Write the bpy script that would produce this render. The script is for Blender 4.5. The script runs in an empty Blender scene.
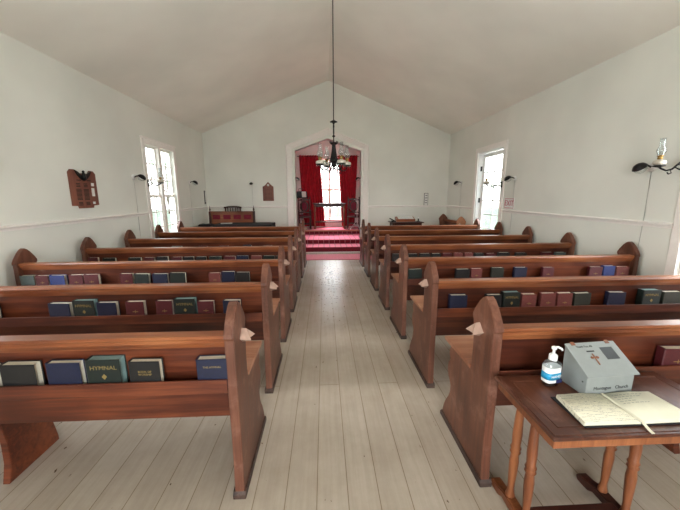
import bpy, bmesh, math, random
from mathutils import Vector, Matrix
random.seed(7)
SC = bpy.context.scene
COL = SC.collection
PI = math.pi
HINT = {'n': 0}
WORLD_STRENGTH, EXPOSURE = 4, 0.52

# ------------------------------------------------------------------ materials
def s2l(c):
    return tuple(((v/12.92) if v <= .04045 else ((v+.055)/1.055)**2.4) for v in (x/255 for x in c)) + (1,)

def new_mat(name):
    m = bpy.data.materials.new(name); m.use_nodes = True
    nt = m.node_tree; b = nt.nodes['Principled BSDF']
    return m, nt, b

def N(nt, t, **kw):
    n = nt.nodes.new(t)
    for k, v in kw.items():
        if hasattr(n, k): setattr(n, k, v)
        else: n.inputs[k].default_value = v
    return n

def ramp(nt, stops):
    r = nt.nodes.new('ShaderNodeValToRGB')
    e = r.color_ramp.elements
    e[0].position, e[0].color = stops[0]; e[1].position, e[1].color = stops[-1]
    for p, c in stops[1:-1]:
        x = e.new(p); x.color = c
    return r

def plain(name, rgb, rough=.5, metal=0, noise=.06, nscale=30, bump=0, spec=.5, coat=0):
    m, nt, b = new_mat(name); L = nt.links.new
    c = s2l(rgb)
    tc = N(nt, 'ShaderNodeTexCoord'); nz = N(nt, 'ShaderNodeTexNoise', Scale=nscale, Detail=4)
    L(tc.outputs['Object'], nz.inputs['Vector'])
    lo = tuple(max(0, v*(1-noise*2)) for v in c[:3])+(1,); hi = tuple(min(1, v*(1+noise*2)) for v in c[:3])+(1,)
    r = ramp(nt, [(.3, lo), (.7, hi)]); L(nz.outputs['Fac'], r.inputs['Fac']); L(r.outputs['Color'], b.inputs['Base Color'])
    b.inputs['Roughness'].default_value = rough; b.inputs['Metallic'].default_value = metal
    b.inputs['Specular IOR Level'].default_value = spec; b.inputs['Coat Weight'].default_value = coat
    if bump:
        bp = N(nt, 'ShaderNodeBump', Strength=bump, Distance=.002); L(nz.outputs['Fac'], bp.inputs['Height']); L(bp.outputs['Normal'], b.inputs['Normal'])
    return m

def wood(name, dark, mid, light, axis='x', rough=.38, spec=.45, scuff=0.0, bump=.15):
    m, nt, b = new_mat(name); L = nt.links.new
    tc = N(nt, 'ShaderNodeTexCoord'); oi = N(nt, 'ShaderNodeObjectInfo')
    add = N(nt, 'ShaderNodeVectorMath', operation='MULTIPLY_ADD')
    cmb = N(nt, 'ShaderNodeCombineXYZ')
    for i in range(3): L(oi.outputs['Random'], cmb.inputs[i])
    add.inputs[1].default_value = (7, 7, 7)
    L(cmb.outputs[0], add.inputs[0]); L(tc.outputs['Object'], add.inputs[2])
    sc = {'x': (1.1, 22, 22), 'y': (22, 1.1, 22), 'z': (22, 22, 1.1)}[axis]
    mp = N(nt, 'ShaderNodeMapping'); mp.inputs['Scale'].default_value = sc
    L(add.outputs[0], mp.inputs['Vector'])
    n1 = N(nt, 'ShaderNodeTexNoise', Scale=1.6, Detail=7, Roughness=.62, Distortion=.5)
    L(mp.outputs[0], n1.inputs['Vector'])
    n2 = N(nt, 'ShaderNodeTexNoise', Scale=2.2, Detail=2); L(add.outputs[0], n2.inputs['Vector'])
    mx = N(nt, 'ShaderNodeMath', operation='MULTIPLY_ADD'); mx.inputs[1].default_value = .55
    L(n2.outputs['Fac'], mx.inputs[0])
    m2 = N(nt, 'ShaderNodeMath', operation='MULTIPLY'); m2.inputs[1].default_value = .5
    L(n1.outputs['Fac'], m2.inputs[0]); L(m2.outputs[0], mx.inputs[2])
    r = ramp(nt, [(.33, s2l(dark)), (.52, s2l(mid)), (.72, s2l(light))]); L(mx.outputs[0], r.inputs['Fac'])
    col = r.outputs['Color']
    if scuff:
        n3 = N(nt, 'ShaderNodeTexNoise', Scale=9, Detail=8, Roughness=.7); L(add.outputs[0], n3.inputs['Vector'])
        r3 = ramp(nt, [(.52, (0, 0, 0, 1)), (.72, (1, 1, 1, 1))]); L(n3.outputs['Fac'], r3.inputs['Fac'])
        sf = N(nt, 'ShaderNodeMath', operation='MULTIPLY'); sf.inputs[1].default_value = scuff; L(r3.outputs['Color'], sf.inputs[0])
        mc = N(nt, 'ShaderNodeMixRGB'); mc.inputs[2].default_value = s2l((168, 128, 112)); L(sf.outputs[0], mc.inputs[0]); L(col, mc.inputs[1]); col = mc.outputs[0]
    L(col, b.inputs['Base Color'])
    rr = N(nt, 'ShaderNodeMapRange'); rr.inputs['To Min'].default_value = rough-.08; rr.inputs['To Max'].default_value = rough+.12
    L(n1.outputs['Fac'], rr.inputs['Value']); L(rr.outputs[0], b.inputs['Roughness'])
    b.inputs['Specular IOR Level'].default_value = spec
    bp = N(nt, 'ShaderNodeBump', Strength=bump, Distance=.002); L(n1.outputs['Fac'], bp.inputs['Height']); L(bp.outputs['Normal'], b.inputs['Normal'])
    return m

def plaster(name, rgb, rough=.85, bump=.25, scale=55):
    m, nt, b = new_mat(name); L = nt.links.new
    tc = N(nt, 'ShaderNodeTexCoord')
    n1 = N(nt, 'ShaderNodeTexNoise', Scale=scale, Detail=5, Roughness=.6); n2 = N(nt, 'ShaderNodeTexNoise', Scale=.9, Detail=3)
    L(tc.outputs['Object'], n1.inputs['Vector']); L(tc.outputs['Object'], n2.inputs['Vector'])
    c = s2l(rgb)
    r = ramp(nt, [(.3, tuple(v*.93 for v in c[:3])+(1,)), (.7, tuple(min(1, v*1.05) for v in c[:3])+(1,))])
    L(n2.outputs['Fac'], r.inputs['Fac']); L(r.outputs['Color'], b.inputs['Base Color'])
    b.inputs['Roughness'].default_value = rough; b.inputs['Specular IOR Level'].default_value = .25
    bp = N(nt, 'ShaderNodeBump', Strength=bump, Distance=.004); L(n1.outputs['Fac'], bp.inputs['Height']); L(bp.outputs['Normal'], b.inputs['Normal'])
    return m

def floor_mat():
    m, nt, b = new_mat('painted_boards'); L = nt.links.new
    tc = N(nt, 'ShaderNodeTexCoord')
    mp = N(nt, 'ShaderNodeMapping'); mp.inputs['Rotation'].default_value = (0, 0, PI/2); mp.inputs['Location'].default_value = (.7, .055, 0)
    L(tc.outputs['Object'], mp.inputs['Vector'])
    # warp so that some boards look broader than others
    br = N(nt, 'ShaderNodeTexBrick'); br.offset = .37; br.offset_frequency = 3; br.squash = 1.0
    br.inputs['Scale'].default_value = 1; br.inputs['Brick Width'].default_value = 4.4; br.inputs['Row Height'].default_value = .158
    br.inputs['Mortar Size'].default_value = .0022; br.inputs['Mortar Smooth'].default_value = .3; br.inputs['Bias'].default_value = 0
    br.inputs['Color1'].default_value = s2l((194, 181, 166)); br.inputs['Color2'].default_value = s2l((185, 171, 155)); br.inputs['Mortar'].default_value = s2l((140, 122, 100))
    L(mp.outputs[0], br.inputs['Vector'])
    # streaks along the boards
    m2 = N(nt, 'ShaderNodeMapping'); m2.inputs['Scale'].default_value = (26, 1.2, 1); L(tc.outputs['Object'], m2.inputs['Vector'])
    st = N(nt, 'ShaderNodeTexNoise', Scale=1.4, Detail=6, Roughness=.65); L(m2.outputs[0], st.inputs['Vector'])
    sr = ramp(nt, [(.3, (.88, .87, .85, 1)), (.6, (1.02, 1.02, 1.02, 1))]); L(st.outputs['Fac'], sr.inputs['Fac'])
    mul = N(nt, 'ShaderNodeMixRGB', blend_type='MULTIPLY'); mul.inputs[0].default_value = .8
    L(br.outputs['Color'], mul.inputs[1]); L(sr.outputs['Color'], mul.inputs[2])
    # blotches of grime
    g = N(nt, 'ShaderNodeTexNoise', Scale=3.0, Detail=6, Roughness=.7); L(tc.outputs['Object'], g.inputs['Vector'])
    gr = ramp(nt, [(.35, (.86, .84, .80, 1)), (.62, (1, 1, 1, 1))]); L(g.outputs['Fac'], gr.inputs['Fac'])
    mu2 = N(nt, 'ShaderNodeMixRGB', blend_type='MULTIPLY'); mu2.inputs[0].default_value = .8
    L(mul.outputs[0], mu2.inputs[1]); L(gr.outputs['Color'], mu2.inputs[2])
    # chipped paint, densest along the middle of the aisle toward the chancel
    m3 = N(nt, 'ShaderNodeMapping'); m3.inputs['Scale'].default_value = (20, 9, 1); L(tc.outputs['Object'], m3.inputs['Vector'])
    ch = N(nt, 'ShaderNodeTexNoise', Scale=1.3, Detail=5, Roughness=.55); L(m3.outputs[0], ch.inputs['Vector'])
    sx = N(nt, 'ShaderNodeSeparateXYZ'); L(tc.outputs['Object'], sx.inputs[0])
    def band(out, c, w):
        a = N(nt, 'ShaderNodeMath', operation='SUBTRACT'); a.inputs[1].default_value = c; L(out, a.inputs[0])
        a2 = N(nt, 'ShaderNodeMath', operation='ABSOLUTE'); L(a.outputs[0], a2.inputs[0])
        mr = N(nt, 'ShaderNodeMapRange'); mr.inputs['From Min'].default_value = 0; mr.inputs['From Max'].default_value = w
        mr.inputs['To Min'].default_value = 1; mr.inputs['To Max'].default_value = 0; L(a2.outputs[0], mr.inputs['Value']); return mr.outputs[0]
    bx = band(sx.outputs['X'], .12, .38); by = band(sx.outputs['Y'], 5.6, 2.4)
    mm = N(nt, 'ShaderNodeMath', operation='MULTIPLY'); L(bx, mm.inputs[0]); L(by, mm.inputs[1])
    ms = N(nt, 'ShaderNodeMath', operation='MULTIPLY_ADD'); ms.inputs[1].default_value = .24; L(mm.outputs[0], ms.inputs[0]); L(ch.outputs['Fac'], ms.inputs[2])
    cr = ramp(nt, [(.70, (0, 0, 0, 1)), (.715, (1, 1, 1, 1))]); L(ms.outputs[0], cr.inputs['Fac'])
    mc = N(nt, 'ShaderNodeMixRGB'); mc.inputs[2].default_value = s2l((104, 84, 66)); L(cr.outputs['Color'], mc.inputs[0]); L(mu2.outputs[0], mc.inputs[1])
    L(mc.outputs[0], b.inputs['Base Color'])
    b.inputs['Roughness'].default_value = .27; b.inputs['Specular IOR Level'].default_value = .5
    inv = N(nt, 'ShaderNodeMath', operation='MULTIPLY'); inv.inputs[1].default_value = -1; L(br.outputs['Fac'], inv.inputs[0])
    bp = N(nt, 'ShaderNodeBump', Strength=.35, Distance=.003); L(inv.outputs[0], bp.inputs['Height'])
    b2 = N(nt, 'ShaderNodeBump', Strength=.2, Distance=.002); L(st.outputs['Fac'], b2.inputs['Height']); L(bp.outputs['Normal'], b2.inputs['Normal'])
    L(b2.outputs['Normal'], b.inputs['Normal'])
    return m

def carpet_mat(name, base, stripe, period, duty, rough=.9, axis='X'):
    m, nt, b = new_mat(name); L = nt.links.new
    tc = N(nt, 'ShaderNodeTexCoord'); sx = N(nt, 'ShaderNodeSeparateXYZ'); L(tc.outputs['Object'], sx.inputs[0])
    d = N(nt, 'ShaderNodeMath', operation='DIVIDE'); d.inputs[1].default_value = period; L(sx.outputs[axis], d.inputs[0])
    fr = N(nt, 'ShaderNodeMath', operation='FRACT'); L(d.outputs[0], fr.inputs[0])
    r = ramp(nt, [(duty, s2l(stripe)), (duty+.06, s2l(base))]); L(fr.outputs[0], r.inputs['Fac'])
    nz = N(nt, 'ShaderNodeTexNoise', Scale=150, Detail=2); L(tc.outputs['Object'], nz.inputs['Vector'])
    nr = ramp(nt, [(.3, (.75, .75, .75, 1)), (.7, (1.1, 1.1, 1.1, 1))]); L(nz.outputs['Fac'], nr.inputs['Fac'])
    mu = N(nt, 'ShaderNodeMixRGB', blend_type='MULTIPLY'); mu.inputs[0].default_value = 1; L(r.outputs['Color'], mu.inputs[1]); L(nr.outputs['Color'], mu.inputs[2])
    L(mu.outputs[0], b.inputs['Base Color']); b.inputs['Roughness'].default_value = rough
    b.inputs['Sheen Weight'].default_value = .3
    bp = N(nt, 'ShaderNodeBump', Strength=.4, Distance=.003); L(nz.outputs['Fac'], bp.inputs['Height']); L(bp.outputs['Normal'], b.inputs['Normal'])
    return m

def glass_mat(name, tint=(1, 1, 1), gl=.12):
    m = bpy.data.materials.new(name); m.use_nodes = True; nt = m.node_tree; nt.nodes.clear()
    o = nt.nodes.new('ShaderNodeOutputMaterial'); t = nt.nodes.new('ShaderNodeBsdfTransparent'); g = nt.nodes.new('ShaderNodeBsdfGlossy')
    t.inputs[0].default_value = (*tint, 1); g.inputs['Roughness'].default_value = .05
    f0 = nt.nodes.new('ShaderNodeLayerWeight'); f0.inputs[0].default_value = .5; f = nt.nodes.new('ShaderNodeMath'); f.operation = 'POWER'; f.inputs[1].default_value = 4; nt.links.new(f0.outputs['Facing'], f.inputs[0])
    mu = nt.nodes.new('ShaderNodeMath'); mu.operation = 'MULTIPLY_ADD'; mu.inputs[1].default_value = .7; mu.inputs[2].default_value = .02+gl
    mx = nt.nodes.new('ShaderNodeMixShader')
    nt.links.new(f.outputs[0], mu.inputs[0]); nt.links.new(mu.outputs[0], mx.inputs[0]); nt.links.new(t.outputs[0], mx.inputs[1]); nt.links.new(g.outputs[0], mx.inputs[2]); nt.links.new(mx.outputs[0], o.inputs[0])
    return m

def page_mat(name, ink=False):
    m, nt, b = new_mat(name); L = nt.links.new
    tc = N(nt, 'ShaderNodeTexCoord'); col = s2l((222, 216, 192))
    if ink:
        sx = N(nt, 'ShaderNodeSeparateXYZ'); L(tc.outputs['Object'], sx.inputs[0])
        d = N(nt, 'ShaderNodeMath', operation='DIVIDE'); d.inputs[1].default_value = .0085; L(sx.outputs['Y'], d.inputs[0])
        fr = N(nt, 'ShaderNodeMath', operation='FRACT'); L(d.outputs[0], fr.inputs[0])
        row = N(nt, 'ShaderNodeMath', operation='FLOOR'); L(d.outputs[0], row.inputs[0])
        mp = N(nt, 'ShaderNodeMapping'); mp.inputs['Scale'].default_value = (240, 330, 1); L(tc.outputs['Object'], mp.inputs['Vector'])
        nz = N(nt, 'ShaderNodeTexNoise', Scale=1, Detail=3, Distortion=1.5); L(mp.outputs[0], nz.inputs['Vector'])
        m4 = N(nt, 'ShaderNodeMapping'); m4.inputs['Scale'].default_value = (22, 118, 1); L(tc.outputs['Object'], m4.inputs['Vector'])
        wz = N(nt, 'ShaderNodeTexNoise', Scale=1, Detail=1); L(m4.outputs[0], wz.inputs['Vector'])
        a = N(nt, 'ShaderNodeMath', operation='COMPARE'); a.inputs[1].default_value = .5; a.inputs[2].default_value = .24; L(fr.outputs[0], a.inputs[0])
        c1 = N(nt, 'ShaderNodeMath', operation='GREATER_THAN'); c1.inputs[1].default_value = .53; L(nz.outputs['Fac'], c1.inputs[0])
        c2 = N(nt, 'ShaderNodeMath', operation='GREATER_THAN'); c2.inputs[1].default_value = .47; L(wz.outputs['Fac'], c2.inputs[0])
        q = N(nt, 'ShaderNodeMath', operation='MULTIPLY'); L(a.outputs[0], q.inputs[0]); L(c1.outputs[0], q.inputs[1])
        q2 = N(nt, 'ShaderNodeMath', operation='MULTIPLY'); L(q.outputs[0], q2.inputs[0]); L(c2.outputs[0], q2.inputs[1])
        q3 = N(nt, 'ShaderNodeMath', operation='MULTIPLY'); L(q2.outputs[0], q3.inputs[0]); q3.inputs[1].default_value = .75
        mc = N(nt, 'ShaderNodeMixRGB'); mc.inputs[1].default_value = col; mc.inputs[2].default_value = s2l((88, 84, 86)); L(q3.outputs[0], mc.inputs[0]); L(mc.outputs[0], b.inputs['Base Color'])
    else:
        mp = N(nt, 'ShaderNodeMapping'); mp.inputs['Scale'].default_value = (3, 3, 900); L(tc.outputs['Object'], mp.inputs['Vector'])
        nz = N(nt, 'ShaderNodeTexNoise', Scale=1, Detail=2); L(mp.outputs[0], nz.inputs['Vector'])
        r = ramp(nt, [(.3, s2l((206, 198, 178))), (.7, s2l((232, 226, 208)))]); L(nz.outputs['Fac'], r.inputs['Fac']); L(r.outputs['Color'], b.inputs['Base Color'])
    b.inputs['Roughness'].default_value = .8
    return m

M = {}
M['wall'] = plaster('white_plaster', (232, 233, 225))
M['ceil'] = plaster('ceiling_plaster', (243, 241, 232), bump=.35, scale=70)
M['alcove'] = plaster('pinkish_plaster', (238, 238, 233))
M['trim'] = plain('white_gloss_paint', (244, 240, 235), rough=.45, noise=.015)
M['doorwhite'] = plain('bright_door_paint', (238, 238, 236), rough=.45, noise=.01)
M['floor'] = floor_mat()
M['pw_x'] = wood('pew_wood_x', (42, 17, 12), (83, 38, 23), (130, 68, 40), 'x', rough=.38)
M['pw_cap'] = wood('pew_wood_cap', (86, 43, 26), (132, 74, 44), (170, 108, 68), 'x', rough=.30)
M['pw_z'] = wood('pew_wood_end', (62, 34, 24), (100, 60, 44), (134, 88, 68), 'z', rough=.42, scuff=.35)
M['pw_seat'] = wood('pew_seat_wood', (112, 66, 46), (150, 100, 74), (184, 140, 112), 'x', rough=.4, scuff=.3)
M['pw_y'] = wood('pew_wood_y', (110, 60, 38), (150, 92, 60), (186, 132, 96), 'y', rough=.4, scuff=.4)
M['pw_foot'] = wood('pew_foot_wood', (40, 27, 22), (66, 48, 40), (98, 80, 70), 'y', rough=.6, scuff=.3)
M['tenon'] = plain('sunlit_tenon_wood', (172, 142, 126), rough=.4, noise=.08)  # pale tone holds the sunlight caught on the tenon faces
M['tb_top'] = wood('table_top_wood', (44, 20, 13), (78, 40, 26), (112, 64, 42), 'y', rough=.36, scuff=.25)
M['tb_leg'] = wood('table_leg_wood', (78, 40, 22), (120, 68, 40), (158, 98, 60), 'z', rough=.38)
M['dk_x'] = wood('dark_furniture_wood', (34, 15, 11), (58, 28, 21), (86, 46, 34), 'x', rough=.4)
M['dk_z'] = wood('dark_furniture_wood_upright', (34, 15, 11), (60, 30, 22), (92, 50, 38), 'z', rough=.4)
M['plaque'] = wood('plaque_wood', (92, 50, 38), (120, 70, 55), (142, 90, 72), 'z', rough=.5)
M['brass'] = plain('aged_brass', (150, 122, 72), rough=.35, metal=.9)
M['iron'] = plain('black_iron', (24, 23, 23), rough=.42, metal=.5)
M['maroonpad'] = plain('maroon_cloth_panel', (120, 24, 46), rough=.9, noise=.15)
M['curtain'] = plain('crimson_velvet', (168, 10, 34), rough=.85, noise=.12, nscale=9)
M['carpet'] = carpet_mat('red_carpet', (196, 30, 72), (200, 40, 80), .3, .04)
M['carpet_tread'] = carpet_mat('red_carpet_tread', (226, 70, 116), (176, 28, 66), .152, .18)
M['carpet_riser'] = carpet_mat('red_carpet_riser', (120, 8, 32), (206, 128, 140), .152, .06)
M['silver'] = plain('tarnished_silver', (206, 198, 184), rough=.35, metal=.35)
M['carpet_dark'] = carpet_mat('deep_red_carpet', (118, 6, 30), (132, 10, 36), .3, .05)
M['glass'] = glass_mat('window_glass', (1, 1, 1), .0)
M['lampglass'] = glass_mat('lamp_glass', (.9, .92, .92), .10)
M['pages'] = page_mat('page_edges'); M['ink'] = page_mat('handwritten_page', True); M['blankpage'] = plain('cream_page', (224, 219, 196), rough=.8, noise=.02)
M['gold'] = plain('gold_foil', (158, 136, 84), rough=.35, metal=.4)
M['tealedge'] = plain('teal_page_edges', (138, 168, 166), rough=.7)
M['greybox'] = plain('grey_painted_metal', (140, 145, 143), rough=.4, noise=.02)
M['blacklet'] = plain('black_lettering', (24, 24, 26), rough=.6)
M['blackcloth'] = plain('black_cloth', (26, 24, 28), rough=.85, noise=.1)
M['white'] = plain('white_plastic', (238, 238, 236), rough=.35, noise=.01)
M['redlet'] = plain('red_lettering', (186, 36, 70), rough=.5)
M['bluelab'] = plain('blue_label', (40, 150, 196), rough=.4)
M['navylab'] = plain('navy_label', (38, 44, 86), rough=.4)
M['mirror'] = plain('silvered_reflector', (220, 220, 220), rough=.12, metal=1, noise=.01)
M['gel'] = glass_mat('clear_bottle', (.86, .93, .97), .12)
M['darkscreen'] = plain('dark_photo', (62, 66, 70), rough=.3)
M['photo'] = plain('white_photo_card', (226, 226, 222), rough=.5)
M['tan'] = plain('sunlit_tan_wood', (176, 120, 84), rough=.5)  # tan with sunlight mixed into the colour
M['cable'] = plain('white_cable', (192, 192, 186), rough=.6)
M['leaf'] = plain('tree_leaves', (104, 132, 96), rough=.7, noise=.3, nscale=3)
M['bark'] = plain('tree_bark', (96, 84, 70), rough=.9, noise=.3)
M['grass'] = plain('lawn', (118, 128, 104), rough=.9, noise=.2, nscale=2)
BK = {'k': ('black', (22, 21, 22)), 'n': ('navy blue', (19, 25, 52)), 'g': ('dark green', (16, 28, 25)), 'm': ('maroon', (78, 22, 28)),
      'r': ('rose brown', (112, 56, 52)), 'u': ('bright blue', (30, 46, 104)), 't': ('grey', (78, 90, 90)), 'o': ('olive black', (40, 42, 35))}
for k, (nm, c) in BK.items(): M['bk_'+k] = plain('cover_'+nm.replace(' ', '_'), c, rough=.5, noise=.08, nscale=60, bump=.2)

# ------------------------------------------------------------------ geometry helpers
class G:
    def __init__(s): s.bm = bmesh.new()
    def box(s, x0, x1, y0, y1, z0, z1, bev=0, mat=None):
        v = [s.bm.verts.new(p) for p in [(x0, y0, z0), (x1, y0, z0), (x1, y1, z0), (x0, y1, z0), (x0, y0, z1), (x1, y0, z1), (x1, y1, z1), (x0, y1, z1)]]
        if mat is not None:
            for q in v: q.co = mat @ q.co
        fs = [s.bm.faces.new([v[i] for i in f]) for f in [(3, 2, 1, 0), (4, 5, 6, 7), (0, 1, 5, 4), (1, 2, 6, 5), (2, 3, 7, 6), (3, 0, 4, 7)]]
        if bev:
            es = list({e for f in fs for e in f.edges})
            bmesh.ops.bevel(s.bm, geom=es, offset=bev, segments=2, affect='EDGES', profile=.5)
        return s
    def prism(s, pts, a0, a1, axis='x', bev=0, mat=None):
        """polygon pts in the plane across axis, extruded from a0 to a1"""
        def P(a, u, v): return {'x': (a, u, v), 'y': (u, a, v), 'z': (u, v, a)}[axis]
        A = [s.bm.verts.new(P(a0, *p)) for p in pts]; B = [s.bm.verts.new(P(a1, *p)) for p in pts]
        if mat is not None:
            for q in A+B: q.co = mat @ q.co
        f1 = s.bm.faces.new(A); f2 = s.bm.faces.new(B[::-1]); n = len(pts)
        fs = [f1, f2]
        for i in range(n): fs.append(s.bm.faces.new([A[i], B[i], B[(i+1) % n], A[(i+1) % n]][::-1]))
        bmesh.ops.recalc_face_normals(s.bm, faces=fs)
        if bev:
            es = list(set(f1.edges) | set(f2.edges))
            bmesh.ops.bevel(s.bm, geom=es, offset=bev, segments=2, affect='EDGES')
        return s
    def lathe(s, prof, c=(0, 0, 0), n=16, mat=None):
        rings = []
        for r, z in prof:
            ring = []
            for i in range(n):
                a = 2*PI*i/n; p = Vector((r*math.cos(a), r*math.sin(a), z))
                p = (mat @ p) if mat is not None else p + Vector(c)
                ring.append(s.bm.verts.new(p))
            rings.append(ring)
        fs = []
        for k in range(len(rings)-1):
            for i in range(n):
                fs.append(s.bm.faces.new([rings[k][i], rings[k][(i+1) % n], rings[k+1][(i+1) % n], rings[k+1][i]]))
        if prof[0][0] > 1e-6: fs.append(s.bm.faces.new(rings[0][::-1]))
        if prof[-1][0] > 1e-6: fs.append(s.bm.faces.new(rings[-1]))
        for f in fs: f.smooth = True
        bmesh.ops.remove_doubles(s.bm, verts=[v for r in rings for v in r], dist=1e-6)
        return s
    def tube(s, pts, r, n=8, r1=None):
        pts = [Vector(p) for p in pts]; rings = []; up = Vector((0, 0, 1))
        for i, p in enumerate(pts):
            t = (pts[min(i+1, len(pts)-1)] - pts[max(i-1, 0)]).normalized()
            u = t.cross(up)
            if u.length < 1e-3: u = t.cross(Vector((0, 1, 0)))
            u.normalize(); w = u.cross(t).normalized()
            rr = r if r1 is None else r + (r1-r)*i/(len(pts)-1)
            rings.append([s.bm.verts.new(p + u*rr*math.cos(2*PI*k/n) + w*rr*math.sin(2*PI*k/n)) for k in range(n)])
        fs = []
        for a, b in zip(rings, rings[1:]):
            for k in range(n): fs.append(s.bm.faces.new([a[k], b[k], b[(k+1) % n], a[(k+1) % n]]))
        fs.append(s.bm.faces.new(rings[0])); fs.append(s.bm.faces.new(rings[-1][::-1]))
        for f in fs: f.smooth = True
        bmesh.ops.recalc_face_normals(s.bm, faces=fs)
        return s
    def quad(s, ps):
        s.bm.faces.new([s.bm.verts.new(p) for p in ps]); return s

def smooth_angle(me, ang=.6):
    for p in me.polygons: p.use_smooth = True
    bm = bmesh.new(); bm.from_mesh(me)
    for e in bm.edges:
        e.smooth = not (len(e.link_faces) != 2 or e.calc_face_angle(0) > ang)
    bm.to_mesh(me); bm.free()

def obj(name, g, mat, parent=None, smooth=False, loc=None):
    me = bpy.data.meshes.new(name); g.bm.to_mesh(me); g.bm.free(); me.materials.append(mat)
    if smooth: smooth_angle(me)
    o = bpy.data.objects.new(name, me); COL.objects.link(o)
    if parent is not None: o.parent = parent
    if loc is not None: o.location = loc
    return o

def tag(o, label, cat, group=None):
    o['label'] = label; o['category'] = cat
    if group: o['group'] = group
    return o

def thing(name, label, cat, loc=(0, 0, 0), rz=0, group=None):
    e = bpy.data.objects.new(name, None); COL.objects.link(e); e.location = loc; e.rotation_euler = (0, 0, rz); e.empty_display_size = .1
    return tag(e, label, cat, group)

def struct(name, g, mat, parent=None, smooth=False):
    o = obj(name, g, mat, parent, smooth)
    if parent is None: o['kind'] = 'structure'
    return o

def sroot(name, loc=(0, 0, 0)):
    e = bpy.data.objects.new(name, None); COL.objects.link(e); e.location = loc; e['kind'] = 'structure'; return e

def dup(root, loc=None, rz=None, label=None, group=None):
    r = root.copy(); COL.objects.link(r)
    if loc is not None: r.location = loc
    if rz is not None: r.rotation_euler = (0, 0, rz)
    if label: r['label'] = label
    if group: r['group'] = group
    for ch in list(root.children):
        c = ch.copy(); COL.objects.link(c); c.parent = r
        for g in list(ch.children):
            d = g.copy(); COL.objects.link(d); d.parent = c
    return r

def lettering(name, text, size, mat, parent, M4, extrude=.0004, align='CENTER'):
    cu = bpy.data.curves.new('lettering', 'FONT'); cu.body = text; cu.size = size; cu.extrude = extrude; cu.align_x = align; cu.align_y = 'CENTER'
    t = bpy.data.objects.new('lettering_source', cu); COL.objects.link(t)
    dg = bpy.context.evaluated_depsgraph_get(); me = bpy.data.meshes.new_from_object(t.evaluated_get(dg))
    bpy.data.objects.remove(t); bpy.data.curves.remove(cu)
    me.materials.clear(); me.materials.append(mat); me.transform(M4)
    o = bpy.data.objects.new(name, me); COL.objects.link(o); o.parent = parent
    return o

FACE_CAM = Matrix.Rotation(PI/2, 4, 'X')     # text in XY plane -> upright, facing -Y
# ------------------------------------------------------------------ the room
WL, WR, YN, YF, EAVE, RIDGE, RX = -3.07, 3.35, -1.7, 8.63, 3.05, 4.33, .14
TH = .14
LW = [(1.66, 2.77, .62, 2.40), (5.85, 6.90, .62, 2.38)]
RW = [(1.68, 2.79, .62, 2.40), (5.98, 6.98, 0, 2.38)]

g = G(); g.box(WL-TH, WR+TH, YN-TH, 8.36, -.12, 0); struct('floor', g, M['floor'])

def side_wall(name, xa, xb, ops):
    g = G(); y = YN
    for (a, b, z0, z1) in ops:
        g.box(xa, xb, y, a, 0, EAVE+.06)
        if z0 > 0: g.box(xa, xb, a, b, 0, z0)
        g.box(xa, xb, a, b, z1, EAVE+.06); y = b
    g.box(xa, xb, y, YF, 0, EAVE+.06)
    bmesh.ops.remove_doubles(g.bm, verts=g.bm.verts[:], dist=1e-5)
    return struct(name, g, M['wall'])
side_wall('wall_left', WL-TH, WL, LW); side_wall('wall_right', WR, WR+TH, RW)

# far gable wall, its opening reaches the floor: one concave outline
OP = [(-.74, 0), (-.74, 2.64), (.115, 2.95), (.98, 2.64), (.98, 0)]
pts = [(WL-TH, 0)] + OP + [(WR+TH, 0), (WR+TH, EAVE), (RX, RIDGE+.1), (WL-TH, EAVE)]
g = G(); g.prism(pts, YF, YF+.2, 'y'); bmesh.ops.triangulate(g.bm, faces=[f for f in g.bm.faces if len(f.verts) > 4]); struct('wall_far', g, M['wall'])
# near gable wall behind the camera, with an entrance opening added to let fill light in
ND = (-.85, 1.15, 0, 2.35)
pts = [(WL-TH, 0), (ND[0], 0), (ND[0], ND[3]), (ND[1], ND[3]), (ND[1], 0), (WR+TH, 0), (WR+TH, EAVE), (RX, RIDGE+.1), (WL-TH, EAVE)]
g = G(); g.prism(pts, YN-TH, YN, 'y'); bmesh.ops.triangulate(g.bm, faces=[f for f in g.bm.faces if len(f.verts) > 4]); struct('wall_near', g, M['wall'])
# sloping ceilings
g = G()
g.prism([(WL-TH, EAVE - TH*.399), (RX, RIDGE), (WR+TH, EAVE-TH*.399), (WR+TH, EAVE+.1), (RX, RIDGE+.22), (WL-TH, EAVE+.1)], YN-TH, YF+.2, 'y')
struct('ceiling', g, M['ceil'])

# chair rails: moulded profile
def rail(name, xw, s, y0, y1, z=1.205):
    prof = [(0, z-.035), (.010, z-.035), (.014, z-.012), (.026, z-.004), (.03, z+.010), (.022, z+.018), (0, z+.022)]
    g = G(); g.prism([(xw + s*a, b) for a, b in prof], y0, y1, 'y'); return struct(name, g, M['trim'])
rail('trim_1', WL, 1, 2.87, 5.76); rail('trim_2', WL, 1, 6.99, YF)
rail('trim_3', WR, -1, 2.89, 5.86); rail('trim_4', WR, -1, 7.10, YF)
def rail_x(name, x0, x1, z=1.205):
    g = G(); g.prism([(YF - a, b) for a, b in [(0, z-.035), (.010, z-.035), (.014, z-.012), (.026, z-.004), (.03, z+.010), (.022, z+.018), (0, z+.022)]], x0, x1, 'x'); return struct(name, g, M['trim'])
rail_x('trim_5', WL, -.98); rail_x('trim_6', 1.19, WR)
rail('trim_7', WL, 1, YN, 1.56); rail('trim_8', WR, -1, YN, 1.58)
for nm, xa, xb, spans in (('baseboard_left', WL, WL+.02, [(YN, YF)]), ('baseboard_right', WR-.02, WR, [(YN, 5.88), (7.08, YF)])):
    g = G()
    for a, b in spans: g.box(xa, xb, a, b, 0, .16, .004)
    struct(nm, g, M['trim'])
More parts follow.
